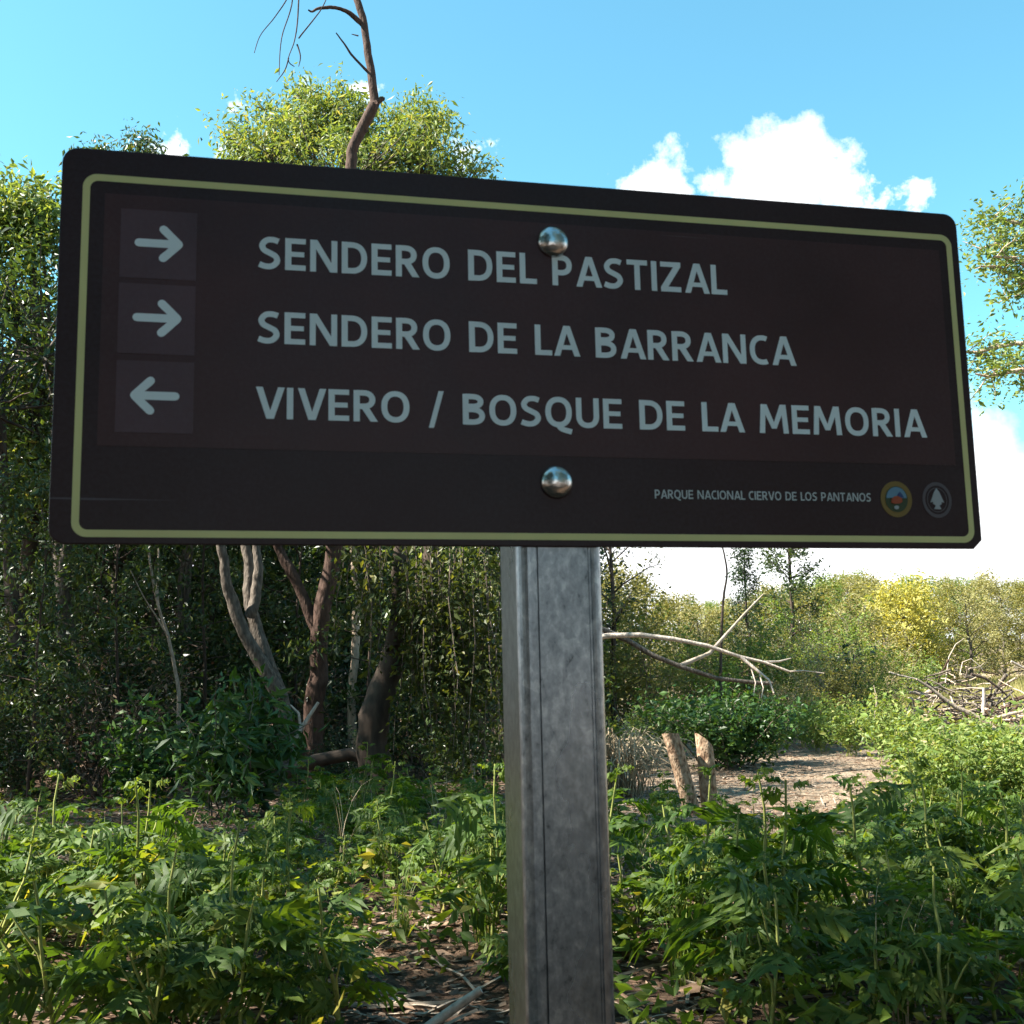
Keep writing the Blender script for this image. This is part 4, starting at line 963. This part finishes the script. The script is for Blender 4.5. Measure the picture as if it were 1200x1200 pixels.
# ------------------------------------------------------------------ weeds
def lobed_leaf(rng, L, W, lobes=3):
    """deeply lobed, toothed leaf lying along +x from the stalk, curled and drooping"""
    V = []; F = []; core = []
    def vert(x, y): V.append((x, y)); return len(V) - 1
    pet = .26 * L
    a = vert(0, .0035); b_ = vert(0, -.0035); c0 = vert(pet, .004); c1 = vert(pet, -.004); F.append((b_, c1, c0, a))
    up, dn = c0, c1
    xs = np.linspace(pet, L * .84, lobes + 1)
    for i in range(lobes):
        t = (i + .5) / lobes; st = xs[i + 1] - xs[i]
        hw = W * (.085 - .04 * t)
        u1 = vert(xs[i] + st * .25, hw); d1 = vert(xs[i] + st * .25, -hw); u2 = vert(xs[i + 1], hw * .8); d2 = vert(xs[i + 1], -hw * .8)
        F += [(dn, d1, u1, up), (d1, d2, u2, u1)]
        for sg_, q1, q2 in ((1, u1, u2), (-1, d1, d2)):
            ln = W * .56 * (.62 + .55 * math.sin(math.pi * (.15 + .7 * t))) * rng.uniform(.7, 1.15); sw = rng.uniform(.35, .7) * ln
            bx, by = xs[i] + st * .25, hw; wd = st * .55
            P = [(bx + sw * .35 - wd * .12, by + ln * .36), (bx + sw * .55 - wd * .42, by + ln * .52), (bx + sw * .75 - wd * .05, by + ln * .72), (bx + sw + wd * .18, by + ln),
                 (bx + sw * .8 + wd * .55, by + ln * .66), (bx + sw * .85 + wd * .98, by + ln * .50), (bx + sw * .4 + wd * .85, by + ln * .30)]
            k = [vert(x + rng.normal(0, .004), sg_ * (y + rng.normal(0, .004))) for x, y in P]
            fs = [(q1, q2, k[6], k[0]), (k[0], k[6], k[4], k[2]), (k[0], k[2], k[1]), (k[6], k[5], k[4]), (k[2], k[4], k[3])]
            F += [f if sg_ < 0 else f[::-1] for f in fs]
        up, dn = u2, d2
    e = L * .16; xe = xs[-1]; hw = W * .10
    t1 = vert(xe + e * .35, hw * rng.uniform(.8, 1.3)); t2 = vert(xe + e * .35, -hw * rng.uniform(.8, 1.3)); t3 = vert(xe + e * 1.1, rng.normal(0, .006)); t4 = vert(xe + e * .7, hw * .55); t5 = vert(xe + e * .7, -hw * .55)
    F += [(dn, t2, t1, up), (t2, t5, t4, t1), (t5, t3, t4)]
    V = np.array(V); x, y = V[:, 0] / L, V[:, 1] / W
    cur = rng.uniform(.25, .6); tw = rng.normal(0, .25)
    z = L * (.16 * x - cur * x ** 2) + W * (rng.uniform(.15, .5) * np.abs(y) - rng.uniform(.5, 1.3) * y ** 2) + tw * L * x * y + rng.normal(0, .010, len(V)) * (x > .18)
    r = np.clip(.5 + rng.normal(0, .15) + rng.normal(0, .05, len(V)) + .25 * np.abs(y), 0, 1)
    return mesh('leaf', np.column_stack([V, z]), F, M['leaf_weed'], r)

lrng = np.random.default_rng(90)
LEAF = [lobed_leaf(lrng, *q) for q in ((.34, .24, 6), (.30, .20, 5), (.27, .22, 5), (.37, .23, 7), (.31, .18, 6), (.24, .19, 4), (.36, .27, 6), (.20, .11, 4), (.15, .09, 4))]

def weed(seed, H, nl, label, group):
    rng = np.random.default_rng(seed)
    root = empty('weed'); tag(root, label, 'weed', group)
    g = Geo(); P = wob(rng, np.array([0, 0, -.05]), np.array([rng.normal(0, .06), rng.normal(0, .06), H]), 7, .05)
    g.tube(P, np.linspace(.011, .005, 7), 5)
    br = [(P, 1.0)]
    for j in range(3):
        s = along(P, rng.uniform(.25, .6)); az = rng.uniform(0, 6.28); Lb = H * rng.uniform(.3, .5)
        e = s + np.array([math.cos(az) * .5, math.sin(az) * .5, .85]) * Lb
        Q = wob(rng, s, e, 5, .06); g.tube(Q, np.linspace(.007, .003, 5), 4); br.append((Q, .8))
    obj('stem', g.mesh('stem', M['stem'], True), root)
    az = rng.uniform(0, 6.28)
    for i in range(nl):
        Q, ks = br[0] if i < nl * .5 else br[1 + i % 3]
        t = .30 + .72 * (i % (nl // 2)) / (nl // 2 - 1) if Q is P else rng.uniform(.35, 1)
        if i >= nl - 3 or nl // 2 - 2 <= i < nl // 2: t = rng.uniform(.95, 1)
        s = along(Q, t); az += 2.4
        o = bpy.data.objects.new('leaf', LEAF[int(rng.integers(0, 7)) if t < .85 else int(rng.integers(7, 9))]); link(o, root)
        o.location = tuple(s); pitch = -.15 - .65 * max(0, t - .5) + rng.normal(0, .18)
        o.rotation_euler = (rng.normal(0, .4), pitch + rng.normal(0, .2), az + rng.normal(0, .2))
        sc_ = min(1.0, ks * (1.2 - .45 * t) * rng.uniform(.55, 1.3)); o.scale = (sc_, sc_, sc_)
    return root

WG = 'lobed weeds in the foreground'; wlab = 'knee-high green weed with deeply lobed leaves'
WP = [weed(101 + i, h, nl, wlab, WG) for i, (h, nl) in enumerate(((.78, 22), (.62, 18), (.9, 24), (.7, 20), (.5, 16), (.84, 22), (.66, 18)))]
wr = np.random.default_rng(123)
used = [False] * len(WP); pos = []
def bare(px, y):       # open litter patches without weeds
    if 400 < px < 590 and y < 6.6: return True
    if 690 < px < 800 and 11.4 < y < 14.6: return True
    if 800 < px < 1010 and y > 11.0: return True
    if px > 1010 and y > 13.5: return True
    if 1000 < px < 1060 and y > 10.8: return True
    if 590 < px < 700 and y < 5: return True
    if px < 330 and y > 8.6: return True
    if px < 590 and y > 11.5 and wr.uniform() < .6: return True
    return False
tries = 0
while len(pos) < 185 and tries < 9000:
    tries += 1
    y = 4.6 + 9.0 * wr.uniform(0, 1) ** 1.25; px = wr.uniform(-80, 1280)
    if bare(px, y): continue
    p = gnd(px, y)
    if math.sin(p[0] * 2.3 + .5) * math.sin(p[1] * 1.9 + 1) < -.35: continue
    if any((p[0] - q[0]) ** 2 + (p[1] - q[1]) ** 2 < (.25 + .012 * y) ** 2 for q in pos): continue
    pos.append(p)
    k = int(wr.integers(0, len(WP)))
    if px < 420 and y < 7: s = wr.uniform(.9, 1.15)
    else: s = wr.uniform(.72, 1.1) * (1 if y < 7.5 else .62 if 680 < px < 1020 else .8)
    if not used[k]: c = WP[k]; used[k] = True
    else: c = copy_tree(WP[k])
    if px < 590 and y < 7.5: lab = 'sun-dappled lobed weed beside the bare litter at the foot of the post'
    elif px < 590: lab = 'shaded lobed weed in front of the forest trunks'
    elif y > 9 and px < 1000: lab = 'lobed weed growing round the cut stump'
    elif px > 1000: lab = 'lobed weed growing towards the brush heap'
    else: lab = 'lobed weed between the sign post and the cut stump'
    c['label'] = lab; c['group'] = lab.replace('weed', 'weeds')
    c.location = tuple(p); c.rotation_euler = (wr.normal(0, .05), wr.normal(0, .05), wr.uniform(0, 6.28)); c.scale = (s, s, s * wr.uniform(.85, 1.05))

for px, y, s_ in ((772, 12.2, .55), (792, 11.9, .5), (840, 12.1, .52), (1015, 11.6, .7)):
    c = copy_tree(WP[int(wr.integers(0, len(WP)))]); c.location = tuple(gnd(px, y)); c.rotation_euler = (0, 0, wr.uniform(0, 6.28)); c.scale = (s_, s_, s_)
    c['label'] = 'lobed weed growing round the cut stump'; c['group'] = 'lobed weeds growing round the cut stump'

def tuft(label, group, n, h, rad_, mat, seed, w=.004):
    rng = np.random.default_rng(seed); g = Geo(); root = empty('grass_tuft'); tag(root, label, 'grass', group)
    for i in range(n):
        az = rng.uniform(0, 6.28); t = np.linspace(0, 1, 6)[:, None]; hh = h * rng.uniform(.5, 1.1)
        P = np.array([rng.normal(0, .03), rng.normal(0, .03), 0]) + np.array([math.cos(az), math.sin(az), 0]) * rad_ * rng.uniform(.2, 1) * t ** 1.8; P[:, 2] = hh * (t[:, 0] * 1.25 - .4 * t[:, 0] ** 3)
        sd = np.array([-math.sin(az), math.cos(az), 0]) * w * (1 - .85 * t); V = np.concatenate([P + sd, P - sd]); F = np.array([(q, q + 6, q + 7, q + 1) for q in range(5)])
        g.add(V, F, rng.uniform(0, 1))
    obj('blades', g.mesh('blades', mat), root); return root
tg = tuft('tuft of green grass among the lobed weeds', 'green grass tufts among the weeds', 34, .55, .3, M['leaf_small'], 301)
td = tuft('tuft of dry straw-coloured stalks among the lobed weeds', 'dry stalk tufts among the weeds', 9, .75, .35, M['straw'], 302, .0035)
for i in range(46):
    y = wr.uniform(4.8, 12); px = wr.uniform(-40, 1240)
    if bare(px, y): continue
    put(tg if i % 2 else td, gnd(px, y), wr.uniform(0, 6.28), wr.uniform(.6, 1.2))
tg.location = tuple(gnd(470, 6.9)); td.location = tuple(gnd(860, 6.5))

# pale small-leaved plants in the sun at the right
PG = 'small-leaved plants in the sunny clearing'; pl_ = 'pale green small-leaved plant growing in the sunny clearing'
pp = [shrub('leafy_plant', pl_, 'plant', gnd(1150, 12.5), .95, .9, M['leaf_small'], M['stem'], 12, 9, .055, .06, 111, PG, .5, .006, 7),
      shrub('leafy_plant', pl_, 'plant', gnd(1090, 14.5), .8, .9, M['leaf_small'], M['stem'], 12, 9, .055, .06, 112, PG, .5, .006, 7),
      shrub('leafy_plant', pl_, 'plant', gnd(1180, 15.5), .7, 1.1, M['leaf_green'], M['stem'], 12, 9, .06, .07, 113, PG, .5, .006, 7)]
for i in range(34):
    px = wr.uniform(1068, 1270); y = wr.uniform(11, 27)
    if y < 13 and px < 1080: continue
    put(pp[i % 3], gnd(px, y), wr.uniform(0, 6.28), wr.uniform(.7, 1.2) * (1 if y < 16 else .62 if px > 1050 else .8))
for px, y in ((1120, 11.6), (1160, 12.4), (1200, 11.8), (1075, 15), (960, 24), (1000, 25), (940, 25.5), (900, 23.5), (770, 24), (735, 21), (990, 22.5), (1045, 20)):
    put(pp[int(wr.integers(0, 3))], gnd(px, y), wr.uniform(0, 6.28), wr.uniform(.9, 1.5))

# ------------------------------------------------------------------ litter, low growth and field grass
def scatter_xy(rng, n, y0, y1, px0, px1, pw=1.0):
    y = y0 + (y1 - y0) * rng.uniform(0, 1, n) ** pw; px = rng.uniform(px0, px1, n)
    x = (px - 600) / FPX * y
    return x, y

def build_stuff():
    rng = np.random.default_rng(200)
    x, y = scatter_xy(rng, 42000, 4.2, 26, -60, 1260, 1.0)
    C = np.stack([x, y, gz(x, y) + .012 + np.abs(rng.normal(0, .012, len(x)))], 1)
    V, F, R = leaf_cloud(rng, C, 1, .0, .055, .5, .0, .8, .45)
    V = V.reshape(-1, 4, 3); V[:, :, 2] = C[:, None, 2] + (V[:, :, 2] - C[:, None, 2]) * .35; V = V.reshape(-1, 3)
    o = obj('leaf_litter', mesh('leaf_litter', V, F, M['litter'], R)); tag(o, 'brown dead leaves and bark chips strewn over the ground', 'leaf litter', None, 'stuff')
    g = Geo(); x, y = scatter_xy(rng, 2600, 4.4, 26, -40, 1240)
    for a, b_ in zip(x, y):
        L = rng.uniform(.1, .5) * (1 if rng.uniform() < .85 else 2); az = rng.uniform(0, math.pi); z = float(gz(a, b_)) + .02
        d = np.array([math.cos(az) * L, math.sin(az) * L, rng.normal(0, .04)])
        P = wob(rng, np.array([a, b_, z]) - d / 2, np.array([a, b_, z]) + d / 2, 4, .06); g.tube(P, rng.uniform(.003, .010), 3)
    o = obj('twig_litter', g.mesh('twig_litter', M['twig_pale'])); tag(o, 'thin dead twigs strewn over the ground', 'twig litter', None, 'stuff')
    # low seedlings between the weeds
    x, y = scatter_xy(rng, 2600, 4.3, 17, -60, 1260, .9)
    px = 600 + x / y * FPX
    keep = ~(((px > 400) & (px < 600) & (y < 6.2)) | ((px > 800) & (px < 1020) & (y > 11)) | ((px > 690) & (px < 800) & (y > 11.5)))
    keep &= ~((px < 340) & (y > 8.8) & (rng.uniform(0, 1, len(px)) < .65))
    keep &= (np.sin(x * 1.7 + 1) * np.sin(y * 1.3) > -.35)
    x, y = x[keep], y[keep]
    C = np.stack([x, y, gz(x, y) + rng.uniform(.04, .28, len(x))], 1)
    V, F, R = leaf_cloud(rng, C, 9, .06, .075, .5, .1, .3); V[:, 2] = np.maximum(V[:, 2], .02)
    o = obj('seedlings', mesh('seedlings', V, F, M['leaf_weed'], R)); tag(o, 'low green seedlings between the taller weeds', 'ground cover', None, 'stuff')
    # pale field grass towards the far slope
    x, y = scatter_xy(rng, 60000, 34.5, 62, 930, 1330, 1.0)
    L = rng.uniform(.3, .75, len(x)); az = rng.uniform(0, 6.28, len(x)); z = gz(x, y)
    w = .012 + .0004 * y
    b0 = np.stack([x - np.cos(az) * w, y - np.sin(az) * w, z], 1); b1 = np.stack([x + np.cos(az) * w, y + np.sin(az) * w, z], 1)
    tp = np.stack([x + rng.normal(0, .16, len(x)), y + rng.normal(0, .16, len(x)), z + L], 1)
    V = np.stack([b0, b1, tp], 1).reshape(-1, 3)
    o = obj('field_grass', mesh('field_grass', V, np.arange(len(V)).reshape(-1, 3), M['grass'], np.repeat(rng.uniform(0, 1, len(x)), 3)))
    tag(o, 'pale dry yellow-green grass of the field before the wooded slope', 'grass', None, 'stuff')
build_stuff()
